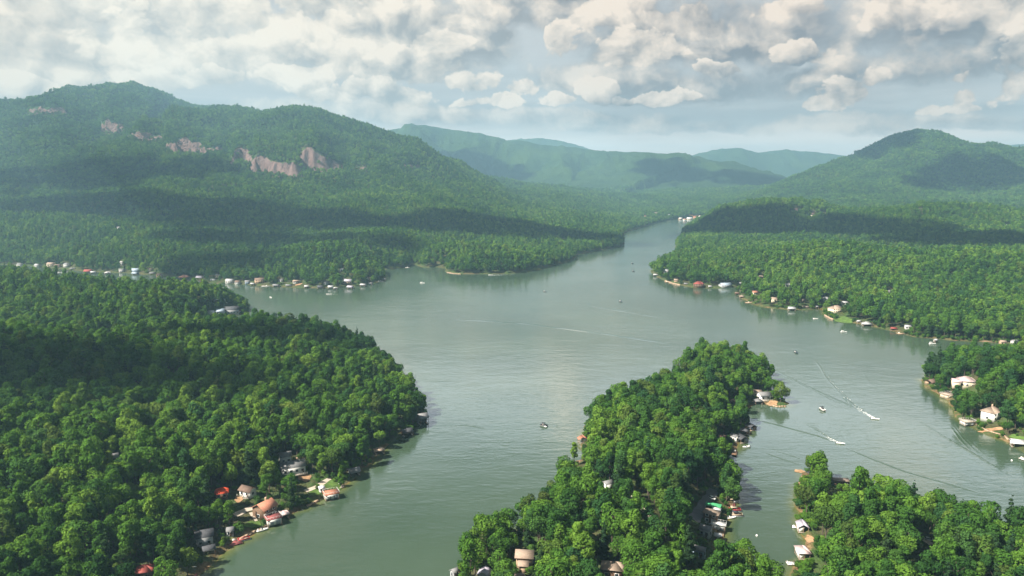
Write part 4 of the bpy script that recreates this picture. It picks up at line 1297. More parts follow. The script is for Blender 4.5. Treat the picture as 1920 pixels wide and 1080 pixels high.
# ------------------------------------------------------------------ far left shore, from the left edge to the lit tip
FL = [('h', 38, 497, 11, 0.7, 5.0, 'gable', WHITE, R_GREY, 'leftmost white house on the far left shore'), ('h', 70, 498, 9, 0.8, 4.6, 'gable', WHITE, R_WHITE, 'small white house second from the left edge, far shore'),
      ('h', 96, 496, 14, 0.7, 5.6, 'gable', CREAM, R_TAN, 'cream house with tan roof by the sliver of water'), ('h', 108, 499, 11, 0.8, 5.0, 'gable', TAN, R_BROWN, 'tan house with brown roof beside the cream one'),
      ('h', 126, 497, 13, 0.7, 6.0, 'gable', WHITE, R_GREY, 'white house with grey roof right of the tan one'), ('b', 136, 506, 10, 'grey boathouse at the sliver of water', GREYW, R_GREY),
      ('b', 166, 511, 16, 'maroon roofed boathouse on the far left shore', BROWN, R_MAROON), ('b', 175, 513, 10, 'white boathouse touching the maroon roofed one', WHITE, R_WHITE),
      ('b', 202, 514, 11, 'white boathouse alone behind the dark treetops', WHITE, R_WHITE), ('h', 228, 507, 10, 0.8, 5.0, 'gable', WHITE, R_GREY, 'white house with grey roof up the far left bank'),
      ('h', 229, 494, 6, 0.9, 7.0, 'gable', WHITE, R_WHITE, 'tall narrow white house above the far left bank'), ('h', 255, 507, 15, 0.7, 5.0, 'gable', BLUEW, R_BLUE, 'blue roofed house on the far left bank'),
      ('b', 254, 515, 13, 'blue grey boathouse below the blue roofed house', BLUEW, R_BLUE), ('h', 281, 505, 9, 0.8, 5.0, 'gable', CREAM, R_TAN, 'cream house right of the blue roofed house'),
      ('b', 286, 515, 11, 'pale boathouse below the cream far left house', WHITE, R_GREY), ('h', 299, 516, 10, 0.8, 4.4, 'gable', TAN, R_BROWN, 'tan cottage near the left cove\'s red boathouse'),
      ('b', 346, 522, 18, 'red roofed boathouse in the far left cove', BROWN, R_TERRA), ('b', 375, 523, 15, 'white roofed boathouse right of the red roofed one', WHITE, R_LILAC),
      ('h', 408, 517, 9, 0.8, 5.0, 'gable', CREAM, R_GREY, 'cream house left of the lit far tip'), ('b', 400, 528, 11, 'white boathouse at the root of the lit far tip', WHITE, R_WHITE),
      ('h', 431, 527, 15, 0.7, 5.4, 'gable', WHITE, R_WHITE, 'white roofed house, first along the lit far tip'), ('h', 446, 529, 10, 0.8, 4.6, 'gable', WHITE, R_BROWN, 'white house with brown roof, second along the lit tip'),
      ('h', 464, 529, 10, 0.8, 5.0, 'gable', BLUEW, R_GREY, 'blue grey house on the lit far tip'), ('h', 487, 527, 19, 0.7, 6.4, 'gable', TAN, R_BROWN, 'big brown roofed house on the lit far tip'),
      ('b', 474, 535, 9, 'white boathouse left of the long white dock', WHITE, R_WHITE), ('d', 499, 537, 17, 'long white dock below the big brown roofed house', WHITE),
      ('b', 518, 538, 14, 'grey boathouse right of the long white dock', GREYW, R_GREY), ('h', 527, 525, 10, 0.7, 4.6, 'gable', WHITE, R_GREY, 'white house among trees behind the grey boathouse'),
      ('b', 541, 538, 11, 'pale boathouse left of the sandy bank', WHITE, R_GREY), ('h', 556, 528, 14, 0.5, 4.6, 'gable', WHITE, R_TAN, 'white house with tan roof above the sandy bank'),
      ('b', 575, 540, 9, 'white boathouse right of the sandy bank', WHITE, R_WHITE), ('b', 601, 541, 12, 'grey boathouse half way along the lit tip', GREYW, R_DARK),
      ('h', 612, 530, 9, 0.8, 4.6, 'gable', GREYW, R_GREY, 'grey house in trees half way along the lit tip'), ('b', 620, 541, 11, 'bright white boathouse, left of a pair', WHITE, R_WHITE),
      ('b', 629, 543, 8, 'white boathouse, right of a pair', WHITE, R_WHITE), ('h', 652, 528, 19, 0.6, 5.4, 'gable', TAN, R_LILAC, 'tan house with pale lilac roof near the end of the lit tip'),
      ('b', 657, 541, 13, 'white boathouse below the pale lilac roofed house', WHITE, R_LILAC), ('b', 681, 537, 12, 'round-ended white boathouse near the end of the lit tip', WHITE, R_WHITE),
      ('b', 695, 534, 9, 'grey boathouse second from the end of the lit tip', GREYW, R_GREY), ('h', 692, 522, 8, 0.8, 4.6, 'gable', CREAM, R_TAN, 'cream house in trees at the end of the lit tip'),
      ('d', 713, 528, 13, 'pale dock at the end of the lit tip', WHITE), ('b', 720, 526, 8, 'last grey boathouse at the very end of the lit tip', GREYW, R_GREY),
      ('h', 222, 424, 7, 0.8, 7.0, 'gable', WHITE, R_WHITE, 'lone white house on the crest of the left foothill'), ('h', 383, 455, 7, 0.8, 6.5, 'gable', WHITE, R_WHITE, 'white house in a clearing on the left foothill'),
      ('h', 695, 466, 8, 0.6, 5.0, 'gable', GREYW, R_BLUE, 'grey roof in the woods above the lit tip'), ('h', 641, 505, 7, 0.8, 4.5, 'gable', BLUEW, R_GREY, 'blue grey roof in trees above the lilac roofed house'),
      ('h', 1057, 446, 8, 0.8, 6.0, 'gable', WHITE, R_WHITE, 'white house alone in the shaded far point'), ('d', 764, 502, 8, 'white dock in the far notch', WHITE)]
# ------------------------------------------------------------------ hamlet at the end of the lake
FT = [(1230, 399, 8, 'white house on the far valley slope'), (1255, 402, 6, 'small house on the far valley shore'), (1276, 409, 8, 'pale boathouse block left of the lake\'s end'), (1284, 411, 7, 'grey block beside the lake\'s end'),
      (1291, 374, 9, 'pinkish house, leftmost of the valley hamlet'), (1302, 378, 8, 'pale house second in the valley hamlet'), (1311, 380, 9, 'cream house third in the valley hamlet'), (1322, 383, 8, 'white house fourth in the valley hamlet'),
      (1335, 386, 9, 'pink house fifth in the valley hamlet'), (1347, 389, 9, 'rightmost house of the valley hamlet'), (1293, 409, 11, 'long white lodge at the lake\'s far end'), (1304, 407, 10, 'cream lodge at the lake\'s far end'),
      (1315, 405, 10, 'white lodge nearest the beach at the lake\'s far end'), (1324, 404, 8, 'pale end house at the lake\'s far end'), (1200, 383, 6, 'lone white house above the far valley'), (1210, 405, 6, 'pale house by the far west bank')]
DULLW = surf('toned_white_paint', (0.46, 0.45, 0.43), 0.7, 0.15, 0.8)  # far whites darkened in colour, as full sun overexposes the plain white
DULLR = surf('toned_metal_roofing', (0.40, 0.40, 0.41), 0.6, 0.12, 0.6)
TONED = {'white_paint': DULLW, 'white_metal_roofing': DULLR}
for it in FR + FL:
    it = tuple(TONED.get(getattr(q, 'name', ''), q) for q in it)
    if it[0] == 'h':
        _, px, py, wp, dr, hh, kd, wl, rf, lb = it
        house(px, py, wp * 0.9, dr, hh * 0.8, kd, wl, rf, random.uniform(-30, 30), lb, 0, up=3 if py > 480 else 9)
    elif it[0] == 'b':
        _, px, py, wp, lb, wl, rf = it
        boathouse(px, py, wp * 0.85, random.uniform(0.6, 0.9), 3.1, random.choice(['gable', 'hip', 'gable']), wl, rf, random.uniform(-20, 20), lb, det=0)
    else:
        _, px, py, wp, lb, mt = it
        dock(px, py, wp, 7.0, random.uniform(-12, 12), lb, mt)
for k, (px, py, wp, lb) in enumerate(FT):
    house(px, py, wp * 0.9, 0.6, 4.5, 'gable', (WHITE, CREAM, TAN)[k % 3], (R_TAN, R_GREY, R_WHITE, R_TERRA)[k % 4], random.uniform(-25, 25), lb, 0, up=6)
patch('lawn', 1580, 601, 20, 4, GRASS, 'long green lawn at the water\'s edge below the cream villa', seed=11)
patch('clay_bank', 560, 533, 6, 1.2, SAND, 'sandy bank on the lit far tip', seed=12)
patch('beach', 1308, 405, 20, 2, SAND, 'pale beach at the far end of the lake', seed=13)
patch('meadow', 1330, 385, 26, 3, SAND, 'dry pale clearing around the valley hamlet', seed=14)
patch('meadow', 1892, 381, 14, 5, GRASS, 'bright meadow on the right edge of the far hills', seed=15)
seawall([(1247, 527), (1262, 532), (1275, 535)], 1.6, 'orange stone bank near the far right tip')
seawall([(838, 511), (850, 513), (864, 514)], 1.0, 'orange sandstone bank of the wooded far point')
seawall([(1546, 592), (1556, 598), (1562, 600)], 2.0, 'pale rock bank at the corner of the villa lawn')

# ------------------------------------------------------------------ boats under way, their foam and waves
runabout(1641, 786, 5.8, 56, 'white speedboat throwing spray, upper of two crossing right', HULLW)
foam([(1636, 783), (1622, 775), (1606, 765)], 1.2, 2.6, 'white spray and wash behind the upper speedboat', 1)
runabout(1576, 832, 5.6, 62, 'white speedboat with foam trail, lower of two crossing right', HULLW)
foam([(1632, 780), (1604, 760), (1580, 738), (1556, 712), (1540, 690)], 0.5, 1.6, 'broken white crest of the upper speedboat\'s wake, outer line', 7, 0.10)
foam([(1630, 779), (1598, 760), (1570, 735), (1546, 702), (1530, 676)], 0.5, 1.6, 'broken white crest of the upper speedboat\'s wake, inner line', 9, 0.07)
foam([(1566, 827), (1548, 817), (1530, 805), (1514, 796)], 0.7, 1.2, 'broken white crest of the lower speedboat\'s wake', 8, 0.14)
foam([(1571, 830), (1560, 825), (1546, 819)], 1.2, 2.2, 'white foam trail behind the lower speedboat', 2)
pontoon(1542, 769, 7.0, 5, 'small white pontoon boat idling between peninsula and speedboats', HULLW, CANVB)
pontoon(1020, 799, 6.0, 60, 'dark canopied pontoon boat alone in the middle water', HULLD, CANVB)
runabout(1493, 662, 7.0, 10, 'small dark boat alone above the spit', HULLD, CANVB)
runabout(1582, 623, 7.5, 80, 'white boat off the green lawn', HULLW, HULLW)
runabout(1529, 598, 6.5, 80, 'little white boat in the notch left of the villa lawn', HULLW)
runabout(1748, 645, 7.5, 85, 'white boat beside the boathouse standing off the right shore', HULLW, HULLW)
runabout(1164, 566, 7.5, 30, 'small dark boat in mid lake', HULLD, CANVB)
runabout(1186, 494, 9.0, 20, 'tiny dark boat in the far narrows, upper one', HULLD, CANVB)
runabout(1188, 509, 9.0, 20, 'tiny dark boat in the far narrows, lower one', HULLD, CANVB)
runabout(1022, 547, 7.0, 50, 'tiny boat near the centre of the lake', HULLD)
runabout(617, 552, 9.0, 84, 'white speedboat off the lit far tip', HULLW)
foam([(612, 551), (622, 551.5), (640, 552)], 1.5, 2.5, 'white wash beside the speedboat off the lit tip', 3)
runabout(508, 558, 7.0, 40, 'little white boat off the second left headland', HULLW)
runabout(403, 538, 8.0, -80, 'white speedboat leaving the left cove', HULLW)
foam([(406, 538), (420, 539), (440, 541)], 1.6, 3.0, 'broad white wash behind the speedboat in the left cove', 4)
runabout(112, 511, 9.0, -80, 'white speedboat in the sliver of water at the far left', HULLW)
foam([(115, 511.5), (122, 512.5), (132, 514)], 2.0, 3.0, 'white wash in the sliver of water', 5)
runabout(792, 531, 9.0, 70, 'white boat near the far notch', HULLW, HULLW)
runabout(920, 516, 10.0, -86, 'white speedboat passing the wooded far point', HULLW)
foam([(924, 516), (945, 515.5), (968, 515)], 2.0, 4.0, 'long white wash along the wooded far point', 6)
for i, (px, py, lb) in enumerate([(1419, 1005, 'white mooring buoy in the narrow cove'), (1897, 864, 'white mooring buoy near the right edge'), (1793, 660, 'white mooring buoy behind the right headland')]):
    x, y = on_lake(px, py)
    m = MB()
    m.loft([[(0.55 * k * math.cos(a), 0.55 * k * math.sin(a), z) for a in np.linspace(0, 2 * math.pi, 11)[:-1]] for k, z in ((0.5, -0.4), (1, 0.0), (1, 0.35), (0.55, 0.75), (0.15, 0.85))])
    o = m.build('buoy', HULLW)
    o.location = (x, y, 0)
    tag(o, lb, 'buoy', 'mooring buoys')
for i, (pts, w, h) in enumerate([
        ([(1442, 690), (1475, 705), (1515, 725), (1560, 746), (1600, 764), (1630, 780)], 3.4, 0.30), ([(1450, 697), (1490, 716), (1540, 741), (1585, 762)], 2.6, 0.18),
        ([(1524, 672), (1542, 697), (1566, 728), (1592, 754), (1628, 778)], 3.0, 0.42), ([(1538, 690), (1556, 718), (1582, 748), (1612, 770)], 2.8, 0.40), ([(1550, 700), (1572, 730), (1600, 758)], 2.2, 0.18),
        ([(1614, 696), (1624, 708), (1634, 722)], 2.4, 0.16),
        ([(1418, 788), (1450, 795), (1490, 806), (1535, 818), (1564, 828)], 2.6, 0.24), ([(1512, 796), (1530, 806), (1550, 818), (1568, 828)], 2.2, 0.24), ([(1522, 798), (1540, 811), (1556, 820)], 2.0, 0.20),
        ([(1436, 850), (1470, 862), (1498, 870)], 2.2, 0.16), ([(1452, 845), (1488, 856), (1500, 860)], 2.0, 0.10),
        ([(840, 599), (900, 601), (980, 607), (1080, 619), (1180, 633), (1262, 646)], 6.0, 0.50), ([(900, 548), (960, 555), (1040, 566), (1120, 576), (1200, 590), (1290, 604)], 5.0, 0.22),
        ([(1700, 780), (1740, 800), (1800, 838), (1860, 872), (1918, 903)], 2.8, 0.14), ([(1584, 838), (1640, 862), (1700, 885), (1770, 905), (1840, 925)], 2.6, 0.22),
        ([(1780, 800), (1800, 825), (1822, 848)], 2.2, 0.18), ([(1786, 798), (1808, 824), (1834, 850)], 2.2, 0.18), ([(1793, 798), (1818, 826), (1850, 856)], 2.2, 0.16),
        ([(760, 712), (800, 716), (850, 716)], 4.0, 0.14), ([(700, 575), (740, 580), (800, 584)], 4.5, 0.14), ([(830, 800), (870, 797), (910, 802)], 2.6, 0.14)]):
    wave_line(pts, w, h, i * 7)


# ------------------------------------------------------------------ trees
def crown_mesh(name, seed, rx, rz, zc, n_lobes, n_leaf, leaf, kind='round'):
    """Thousands of small leaf sprays over the lobes of an uneven crown."""
    g = np.random.default_rng(seed)
    lobes = []
    if kind == 'cone':
        for k in range(n_lobes):
            f = k / (n_lobes - 1)
            r = rx * (1 - f) ** 0.8 * g.uniform(0.75, 1.15) + 0.5
            a = g.uniform(0, 6.28)
            lobes.append((math.cos(a) * r * 0.35, math.sin(a) * r * 0.35, zc - rz + 2 * rz * f, r * 0.8, r * 0.45))
    else:
        for k in range(n_lobes):
            while True:
                p = g.uniform(-1, 1, 3)
                l = np.linalg.norm(p)
                if 0.35 < l < 1 and (kind != 'spread' or p[2] > -0.5):
                    break
            if kind == 'tall':
                p[:2] *= 1 - 0.35 * max(0, p[2])
            s = g.uniform(0.26, 0.56)
            lobes.append((p[0] * rx * 0.72, p[1] * rx * 0.72, zc + p[2] * rz * 0.72, rx * s, min(rx * s * g.uniform(0.75, 1.1), rz * 0.7)))
        lobes.append((0, 0, zc, rx * 0.62, rz * 0.66))
    L = np.array(lobes)
    w = L[:, 3] ** 2
    idx = g.choice(len(L), n_leaf, p=w / w.sum())
    dv = g.normal(size=(n_leaf, 3))
    dv[:, 2] += 0.25
    dv /= np.linalg.norm(dv, axis=1)[:, None]
    rad = g.uniform(0.70, 1.05, n_leaf) + np.maximum(0, g.normal(size=n_leaf)) * 0.07
    c = L[idx, :3] + dv * np.stack([L[idx, 3], L[idx, 3], L[idx, 4]], 1) * rad[:, None]
    keep = np.ones(n_leaf, bool)
    for k, (x, y, z, r, h) in enumerate(lobes):
        q = ((c[:, 0] - x) / r) ** 2 + ((c[:, 1] - y) / r) ** 2 + ((c[:, 2] - z) / h) ** 2
        keep &= (q > 0.55) | (idx == k)
    c, dv = c[keep], dv[keep]
    n = len(c)
    nn = dv + g.normal(size=(n, 3)) * 0.38
    nn /= np.linalg.norm(nn, axis=1)[:, None]
    t = np.cross(nn, g.normal(size=(n, 3)))
    t /= np.linalg.norm(t, axis=1)[:, None]
    b = np.cross(nn, t)
    s = (leaf * g.uniform(0.6, 1.35, n))[:, None]
    asp = g.uniform(0.55, 1.0, n)[:, None]
    dr = g.uniform(-0.3, 0.1, n)[:, None] * nn * s
    co = np.stack([c - t * s + dr, c - b * s * asp, c + t * s + dr, c + b * s * asp], 1).reshape(-1, 3)
    q = np.arange(n * 4).reshape(n, 4)
    return quick_mesh(name, co, q)


def trunk_mesh(name, seed, top, r0, spread, n_limb):
    """Tapered, slightly leaning trunk with limbs reaching into the crown."""
    g = np.random.default_rng(seed + 500)
    V, Q = [], []

    def tube(p0, p1, ra, rb, bend):
        S, k = 6, 4
        base = len(V)
        ax = p1 - p0
        u = np.cross(ax, (0.3, 1, 0.2))
        u /= np.linalg.norm(u)
        v = np.cross(ax, u)
        v /= np.linalg.norm(v)
        for i in range(k + 1):
            f = i / k
            c = p0 + ax * f + bend * math.sin(f * math.pi)
            for j in range(S):
                a = 2 * math.pi * j / S
                V.append(c + (u * math.cos(a) + v * math.sin(a)) * (ra + (rb - ra) * f))
        for i in range(k):
            for j in range(S):
                Q.append((base + i * S + j, base + i * S + (j + 1) % S, base + (i + 1) * S + (j + 1) % S, base + (i + 1) * S + j))
    lean = np.array([g.normal() * 0.5, g.normal() * 0.5, top])
    tube(np.array([0, 0, -1.2]), lean, r0, r0 * 0.3, np.array([g.normal() * 0.2, g.normal() * 0.2, 0]))
    for k in range(n_limb):
        f = g.uniform(0.35, 0.85)
        a = g.uniform(0, 6.28)
        p0 = lean * f
        p1 = p0 + np.array([math.cos(a) * spread, math.sin(a) * spread, spread * g.uniform(0.5, 1.1)]) * g.uniform(0.6, 1.0)
        tube(p0, p1, r0 * 0.42, r0 * 0.10, np.array([0, 0, -0.25]))
    return quick_mesh(name, np.array(V), Q)


# kind, crown radius, half height, crown centre height, lobes
KINDS = [('round', 5.2, 7.4, 12.6, 15), ('round', 4.6, 6.8, 12.0, 13), ('spread', 6.4, 6.4, 12.4, 19), ('tall', 4.0, 8.8, 13.4, 15), ('round', 5.7, 7.0, 12.2, 18),
         ('tall', 3.6, 8.0, 12.8, 13), ('cone', 3.7, 9.2, 13.0, 11), ('spread', 5.6, 5.6, 11.4, 16)]
LEAFS = 2600
KIND_MESH = []
for i, (kd, rx, rz, zc, nl) in enumerate(KINDS):
    cm = crown_mesh('crown_foliage', 40 + i, rx, rz, zc, nl, LEAFS, 0.46, kd)
    tm = trunk_mesh('trunk_wood', 40 + i, zc + rz * 0.45, 0.36, rx * 0.7, 6)
    cm.materials.append(PINE if kd == 'cone' else LEAF)
    tm.materials.append(BARK)
    KIND_MESH.append((cm, tm))


def joined(cm, tm, name):
    def get(me):
        v = np.empty(len(me.vertices) * 3, np.float32)
        me.vertices.foreach_get('co', v)
        q = np.empty(len(me.loops), np.int32)
        me.loops.foreach_get('vertex_index', q)
        return v.reshape(-1, 3), q.reshape(-1, 4)
    v1, q1 = get(cm)
    v2, q2 = get(tm)
    me = quick_mesh(name, np.concatenate([v1, v2]), np.concatenate([q1, q2 + len(v1)]))
    me.materials.append(cm.materials[0])
    me.materials.append(BARK)
    me.polygons.foreach_set('material_index', np.concatenate([np.zeros(len(q1), np.int32), np.ones(len(q2), np.int32)]))
    return me


def instancer_group(name, coll):
    ng = bpy.data.node_groups.new(name, 'GeometryNodeTree')
    ng.interface.new_socket('Geometry', in_out='INPUT', socket_type='NodeSocketGeometry')
    ng.interface.new_socket('Geometry', in_out='OUTPUT', socket_type='NodeSocketGeometry')
    n, l = ng.nodes, ng.links
    gi, go = n.new('NodeGroupInput'), n.new('NodeGroupOutput')
    ci = n.new('GeometryNodeCollectionInfo')
    ci.inputs['Collection'].default_value = coll
    ci.inputs['Separate Children'].default_value = True
    ci.inputs['Reset Children'].default_value = True
    ip = n.new('GeometryNodeInstanceOnPoints')
    ip.inputs['Pick Instance'].default_value = True
    l.new(gi.outputs[0], ip.inputs['Points'])
    l.new(ci.outputs[0], ip.inputs['Instance'])

    def na(nm, dt):
        a = n.new('GeometryNodeInputNamedAttribute')
        a.data_type = dt
        a.inputs['Name'].default_value = nm
        return a.outputs['Attribute']
    l.new(na('variant', 'INT'), ip.inputs['Instance Index'])
    l.new(na('turn', 'FLOAT_VECTOR'), ip.inputs['Rotation'])
    l.new(na('size', 'FLOAT_VECTOR'), ip.inputs['Scale'])
    l.new(ip.outputs[0], go.inputs[0])
    return ng


def stuff_forest(name, label, pts, meshes):
    """pts: x, y, z, variant, turn, width scale, height scale."""
    c = bpy.data.collections.new(name + '_kinds')
    for i, me in enumerate(meshes):
        o = bpy.data.objects.new('tree_kind_%02d' % i, me)
        c.objects.link(o)
    me = bpy.data.meshes.new(name)
    me.vertices.add(len(pts))
    me.vertices.foreach_set('co', pts[:, :3].astype(np.float32).ravel())
    attr(me, 'variant', pts[:, 3].astype(np.int32), 'INT')
    attr(me, 'turn', np.stack([np.zeros(len(pts)), np.zeros(len(pts)), pts[:, 4]], 1).astype(np.float32), 'FLOAT_VECTOR')
    attr(me, 'size', np.stack([pts[:, 5], pts[:, 5], pts[:, 6]], 1).astype(np.float32), 'FLOAT_VECTOR')
    o = link(name, me)
    mod = o.modifiers.new('trees', 'NODES')
    mod.node_group = instancer_group(name, c)
    tag(o, label, None, None, 'stuff')
    return o


# running skyline per direction: what stands behind a nearer hill is left out
_ang = np.arctan2(GZ + 8.0 - CAM_H, RR)
_sky = np.maximum.accumulate(_ang, axis=0)


def seen(x, y, top):
    r = np.hypot(x, y)
    s = grid_pick(_sky, x * (r - 45) / r, y * (r - 45) / r)
    return np.arctan2(top - CAM_H, r) > s - 0.004


def project(x, y, z):
    yc = y * CT - (z - CAM_H) * ST
    zc = y * ST + (z - CAM_H) * CT
    return 960 + FOC * x / yc, 540 - FOC * zc / yc, yc


def scatter(r0, r1, step, margin_deg):
    hw = math.tan(R(35 + margin_deg)) * r1
    xs = np.arange(-hw, hw, step)
    ys = np.arange(r0 * 0.62, r1, step)
    x, y = np.meshgrid(xs, ys)
    x = (x + (np.arange(len(ys)) % 2)[:, None] * step * 0.5).ravel()
    y = y.ravel()
    x = x + rng.uniform(-0.42, 0.42, len(x)) * step
    y = y + rng.uniform(-0.42, 0.42, len(y)) * step
    r = np.hypot(x, y)
    a = np.abs(np.degrees(np.arctan2(x, y)))
    m = (r >= r0) & (r < r1) & (a < 35 + margin_deg)
    return x[m], y[m]


def forest_points(r0, r1, step, margin, scale, edge, low=1.0):
    x, y = scatter(r0, r1, step, margin)
    sd = grid_pick(GSD, x, y)
    m = sd > edge
    x, y, sd = x[m], y[m], sd[m]
    z = grid_pick(GZ, x, y)
    rk = grid_pick(ROCK, x, y)
    m = ((rk + (vnoise(x / 20, y / 20, 3) - 0.5) * 0.7 < 0.55) | (rng.uniform(0, 1, len(x)) < 0.10)) & seen(x, y, z + 26)
    x, y, z, sd = x[m], y[m], z[m], sd[m]
    n = len(x)
    grp = fbm(x / 90.0, y / 90.0, 3, 19)
    w = rng.uniform(0.66, 1.22, n) * scale * (0.86 + 0.34 * grp)
    w *= np.where(sd < 9, 0.86, 1.0)
    h = w * rng.uniform(0.86, 1.16, n) * low
    k = rng.choice(len(KINDS), n, p=[0.20, 0.17, 0.12, 0.12, 0.16, 0.07, 0.05, 0.11])
    return np.stack([x, y, z - 0.2, k, rng.uniform(0, 6.28, n), w, h], 1)


def clear(pts):
    """Keep house plots, lawns, drives and the sight lines down to them open, as they are on the photo."""
    x, y, z, k, t, w, h = pts.T
    rad = np.array([q[1] for q in KINDS])[k.astype(int)] * w
    keep = np.ones(len(pts), bool)
    px, py, d = project(x, y, z + 12.5 * h)
    prx, pry = rad * FOC / d * 0.92, 8.2 * h * FOC / d * 0.92
    for cx, cy_, r in PLOTS:
        keep &= np.hypot(x - cx, y - cy_) > r + rad * 0.72
    for x0, y0, x1, y1, dep in VIEWS:
        near = (y < dep - 1) & (y > dep - 260)
        keep &= ~(near & (px + prx > x0) & (px - prx < x1) & (py + pry > y0) & (py - pry < y1))
    return pts[keep]


def build_forest():
    near = clear(forest_points(215, 1000, 6.6, 9, 0.97, 1.4))
    extra = []
    for ex, ey, kd, sc in ((1463, 757, 4, 1.0), (1453, 756, 0, 0.62), (1056, 903, 2, 0.85), (1366, 942, 4, 1.15), (1374, 958, 0, 0.95)):
        gx, gy = on_lake(ex, ey)
        extra.append((gx, gy, 0.3, kd, 1.0 + ex, sc, sc))
    near = np.concatenate([near, np.array(extra)])
    mid = clear(forest_points(1000, 2300, 7.4, 8, 0.93, 0.8))
    far = clear(forest_points(2300, 3900, 9.4, 6, 1.12, 3.0, 0.85))
    dist = forest_points(3900, 5600, 12.5, 5, 1.42, 5.0, 0.7)
    # shrubs and low limbs along the water's edge
    bx, by = scatter(215, 1150, 3.6, 8)
    sd = grid_pick(GSD, bx, by)
    m = (sd > 0.3) & (sd < 6.5) & (vnoise(bx / 30, by / 30, 7) > 0.30)
    bx, by = bx[m], by[m]
    bz = grid_pick(GZ, bx, by)
    n = len(bx)
    s = rng.uniform(0.20, 0.36, n)
    bush = np.stack([bx, by, bz - 1.4, rng.choice([0, 1, 4, 7], n), rng.uniform(0, 6.28, n), s * 1.3, s], 1)
    bush = clear(bush[seen(bx, by, bz + 6)])
    # garden shrubs round the houses
    gx, gy = scatter(215, 900, 4.2, 6)
    near_house = np.zeros(len(gx), bool)
    for hx, hy, _l in MARKS:
        if hy < 900:
            near_house |= np.hypot(gx - hx, gy - hy) < 30
    m = near_house & (grid_pick(GSD, gx, gy) > 1.0) & (rng.uniform(0, 1, len(gx)) < 0.55)
    gx, gy = gx[m], gy[m]
    n = len(gx)
    s = rng.uniform(0.14, 0.34, n)
    keep_plots, PLOTS[:] = list(PLOTS), [(a, b, c * 0.75) for a, b, c in PLOTS]
    shrub = clear(np.stack([gx, gy, grid_pick(GZ, gx, gy) - 1.2, rng.choice([0, 1, 4, 7], n), rng.uniform(0, 6.28, n), s * 1.25, s], 1))
    bush = np.concatenate([bush, shrub])
    # the trees that show largest are objects, the rest one wood
    x, y, z, k, t, w, h = near.T
    px, py, d = project(x, y, z + 13 * h)
    infr = (px > -12) & (px < 1932) & (py < 1092) & (py > 300)
    size = np.where(infr, h * w / d ** 2, 0)
    order = np.argsort(-size)[:300]
    solo = np.zeros(len(near), bool)
    solo[order] = True
    print('TREES near %d mid %d far %d dist %d bush %d' % (len(near), len(mid), len(far), len(dist), len(bush)))
    J = [joined(c, t_, 'broadleaf_tree') for c, t_ in KIND_MESH]
    lowk = []
    for i, (kd, rx, rz, zc, nl) in enumerate(KINDS):
        cm = crown_mesh('far_foliage', 40 + i, rx, rz, zc, nl, 700, 0.80, kd)
        cm.materials.append(PINE if kd == 'cone' else LEAF)
        lowk.append(cm)
    stuff_forest('forest', 'broadleaf forest covering the near shores behind the front trees', np.concatenate([near[~solo], bush]), J)
    stuff_forest('far_forest', 'hazy forest covering the far shores and mountainsides', np.concatenate([mid, far, dist]), lowk)
    single_trees(near[solo])


ORD = ['', 'first', 'second', 'third', 'fourth', 'fifth', 'sixth', 'seventh', 'eighth', 'ninth', 'tenth', 'eleventh', 'twelfth', 'thirteenth', 'fourteenth', 'fifteenth', 'sixteenth', 'seventeenth',
       'eighteenth', 'nineteenth', 'twentieth', 'twenty-first', 'twenty-second', 'twenty-third', 'twenty-fourth', 'twenty-fifth', 'twenty-sixth', 'twenty-seventh', 'twenty-eighth', 'twenty-ninth',
       'thirtieth', 'thirty-first', 'thirty-second', 'thirty-third', 'thirty-fourth', 'thirty-fifth']
LOOKS = {'round': 'round-crowned', 'spread': 'wide-spreading', 'tall': 'tall slender', 'cone': 'pointed'}


def single_trees(pts):
    """Each tree of the front woods, named by its crown and its place in its row of the wood."""
    px, py, _ = project(pts[:, 0], pts[:, 1], pts[:, 2] + 16 * pts[:, 6])
    zone = np.where(px < 700, 0, np.where(px < 1430, 1, 2))
    zname = ('left shore wood', 'middle peninsula wood', 'right point wood')
    for zi in range(3):
        ids = np.where(zone == zi)[0]
        ids = ids[np.argsort(-py[ids])]
        rows = int(math.ceil(len(ids) / 12.0))
        for rw in range(rows):
            row = ids[rw * 12:(rw + 1) * 12]
            row = row[np.argsort(px[row])]
            for k, i in enumerate(row):
                x, y, z, kd, t, w, h = pts[i]
                knd = KINDS[int(kd)][0]
                e = bpy.data.objects.new('pine_tree' if knd == 'cone' else 'broadleaf_tree', None)
                COL.objects.link(e)
                e.location, e.rotation_euler, e.scale = (x, y, z), (0, 0, t), (w, w, h)
                tag(e, '%s tree, %s from left in %s row from the bottom, %s' % (LOOKS[knd], ORD[k + 1], ORD[rw + 1], zname[zi]), 'tree', 'trees of the ' + zname[zi])
                cm, tm = KIND_MESH[int(kd)]
                link('crown', cm, (), e)
                link('trunk', tm, (), e)


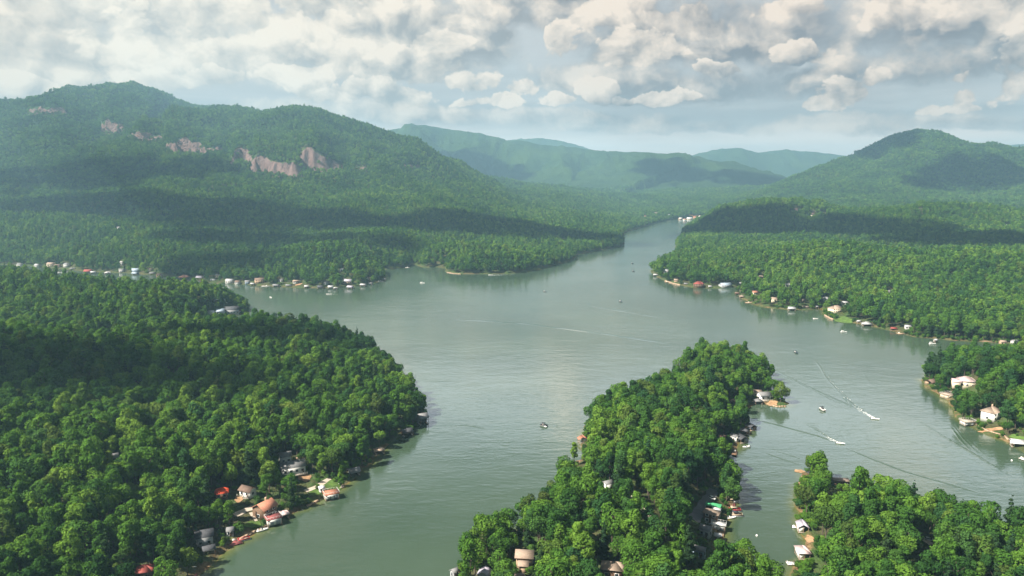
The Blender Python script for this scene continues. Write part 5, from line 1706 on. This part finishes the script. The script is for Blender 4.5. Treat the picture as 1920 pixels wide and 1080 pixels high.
# ------------------------------------------------------------------ clouds overhead, and the air
def build_clouds():
    m, N, b, out = new_mat('cloud_white')
    b.inputs['Base Color'].default_value = (0.85, 0.85, 0.85, 1)
    b.inputs['Roughness'].default_value = 1
    alt = 2600.0
    V, T = [], []
    import bmesh
    bm = bmesh.new()
    bmesh.ops.create_icosphere(bm, subdivisions=2, radius=1)
    iv = np.array([v.co[:] for v in bm.verts])
    it = np.array([[v.index for v in f.verts] for f in bm.faces])
    bm.free()
    g = np.random.default_rng(5)
    n0 = 0
    for px, py, rx, ry in SHADES:
        gx, gy, gz = hit(px, py, 12.0)
        t = (alt - gz) / SUN_DIR[2]
        cx, cy_ = gx + SUN_DIR[0] * t, gy + SUN_DIR[1] * t
        rm = min(rx, ry)
        nb = int(min(5.2 * rx * ry / (0.23 * rm) ** 2, 420))
        for q in range(nb):
            a, f = g.uniform(0, 6.28), 1.12 * g.uniform(0, 1) ** 0.62
            r = g.uniform(0.12, 0.34) * rm * (1.25 - 0.6 * f)
            p = np.array([cx + math.cos(a) * f * rx, cy_ + math.sin(a) * f * ry, alt + g.uniform(-0.1, 0.3) * r])
            lump = 1 + 0.16 * np.sin(iv[:, 0:1] * 5 + q) * np.cos(iv[:, 1:2] * 6 - q)
            V.append(iv * lump * np.array([r, r, r * 0.45]) + p)
            T.append(it + n0)
            n0 += len(iv)
    me = quick_mesh('clouds', np.concatenate(V), None, np.concatenate(T), True)
    tag(link('clouds', me, [m]), 'broken white cumulus cloud drifting over the lake', None, None, 'stuff')


def build_haze():
    m = bpy.data.materials.new('haze_air')
    m.use_nodes = True
    N = NT(m.node_tree)
    N.n.remove(N.n['Principled BSDF'])
    v = N.n.new('ShaderNodeVolumePrincipled')
    v.inputs['Color'].default_value = (0.44, 0.78, 1.0, 1)
    v.inputs['Density'].default_value = HAZE
    v.inputs['Anisotropy'].default_value = 0.2
    N.l.new(v.outputs[0], N.n['Material Output'].inputs['Volume'])
    top = max(float(GZ.max()) + 45, CAM_H + 30)
    x0, x1, y0, y1, z0, z1 = -13000, 13000, -1200, 13000, -11.0, top
    co = [(x, y, z) for z in (z0, z1) for x, y in ((x0, y0), (x1, y0), (x1, y1), (x0, y1))]
    q = [(3, 2, 1, 0), (4, 5, 6, 7), (0, 1, 5, 4), (1, 2, 6, 5), (2, 3, 7, 6), (3, 0, 4, 7)]
    o = link('haze', quick_mesh('haze', co, q), [m])
    tag(o, 'pale blue summer haze filling the valley', None, None, 'stuff')


HAZE = 0.0001
# cloud shade: where it falls (photo x, y at metres ahead) and its half width and half depth
SHADES = [(120, 680, 150, 48), (430, 622, 110, 34), (180, 388, 560, 150), (500, 410, 330, 170), (760, 420, 380, 130), (1000, 425, 260, 130), (1100, 445, 150, 110),
          (1420, 415, 330, 200),  (420, 492, 120, 90), (480, 448, 220, 90), (760, 462, 60, 60), (1450, 432, 220, 170), (1630, 432, 250, 170), (1840, 452, 230, 190), (60, 330, 700, 300), (1640, 275, 300, 260), (1860, 318, 430, 270), (880, 305, 420, 340), (1260, 322, 300, 260),
          (1450, 330, 500, 250)]
build_forest()
build_clouds()
build_haze()
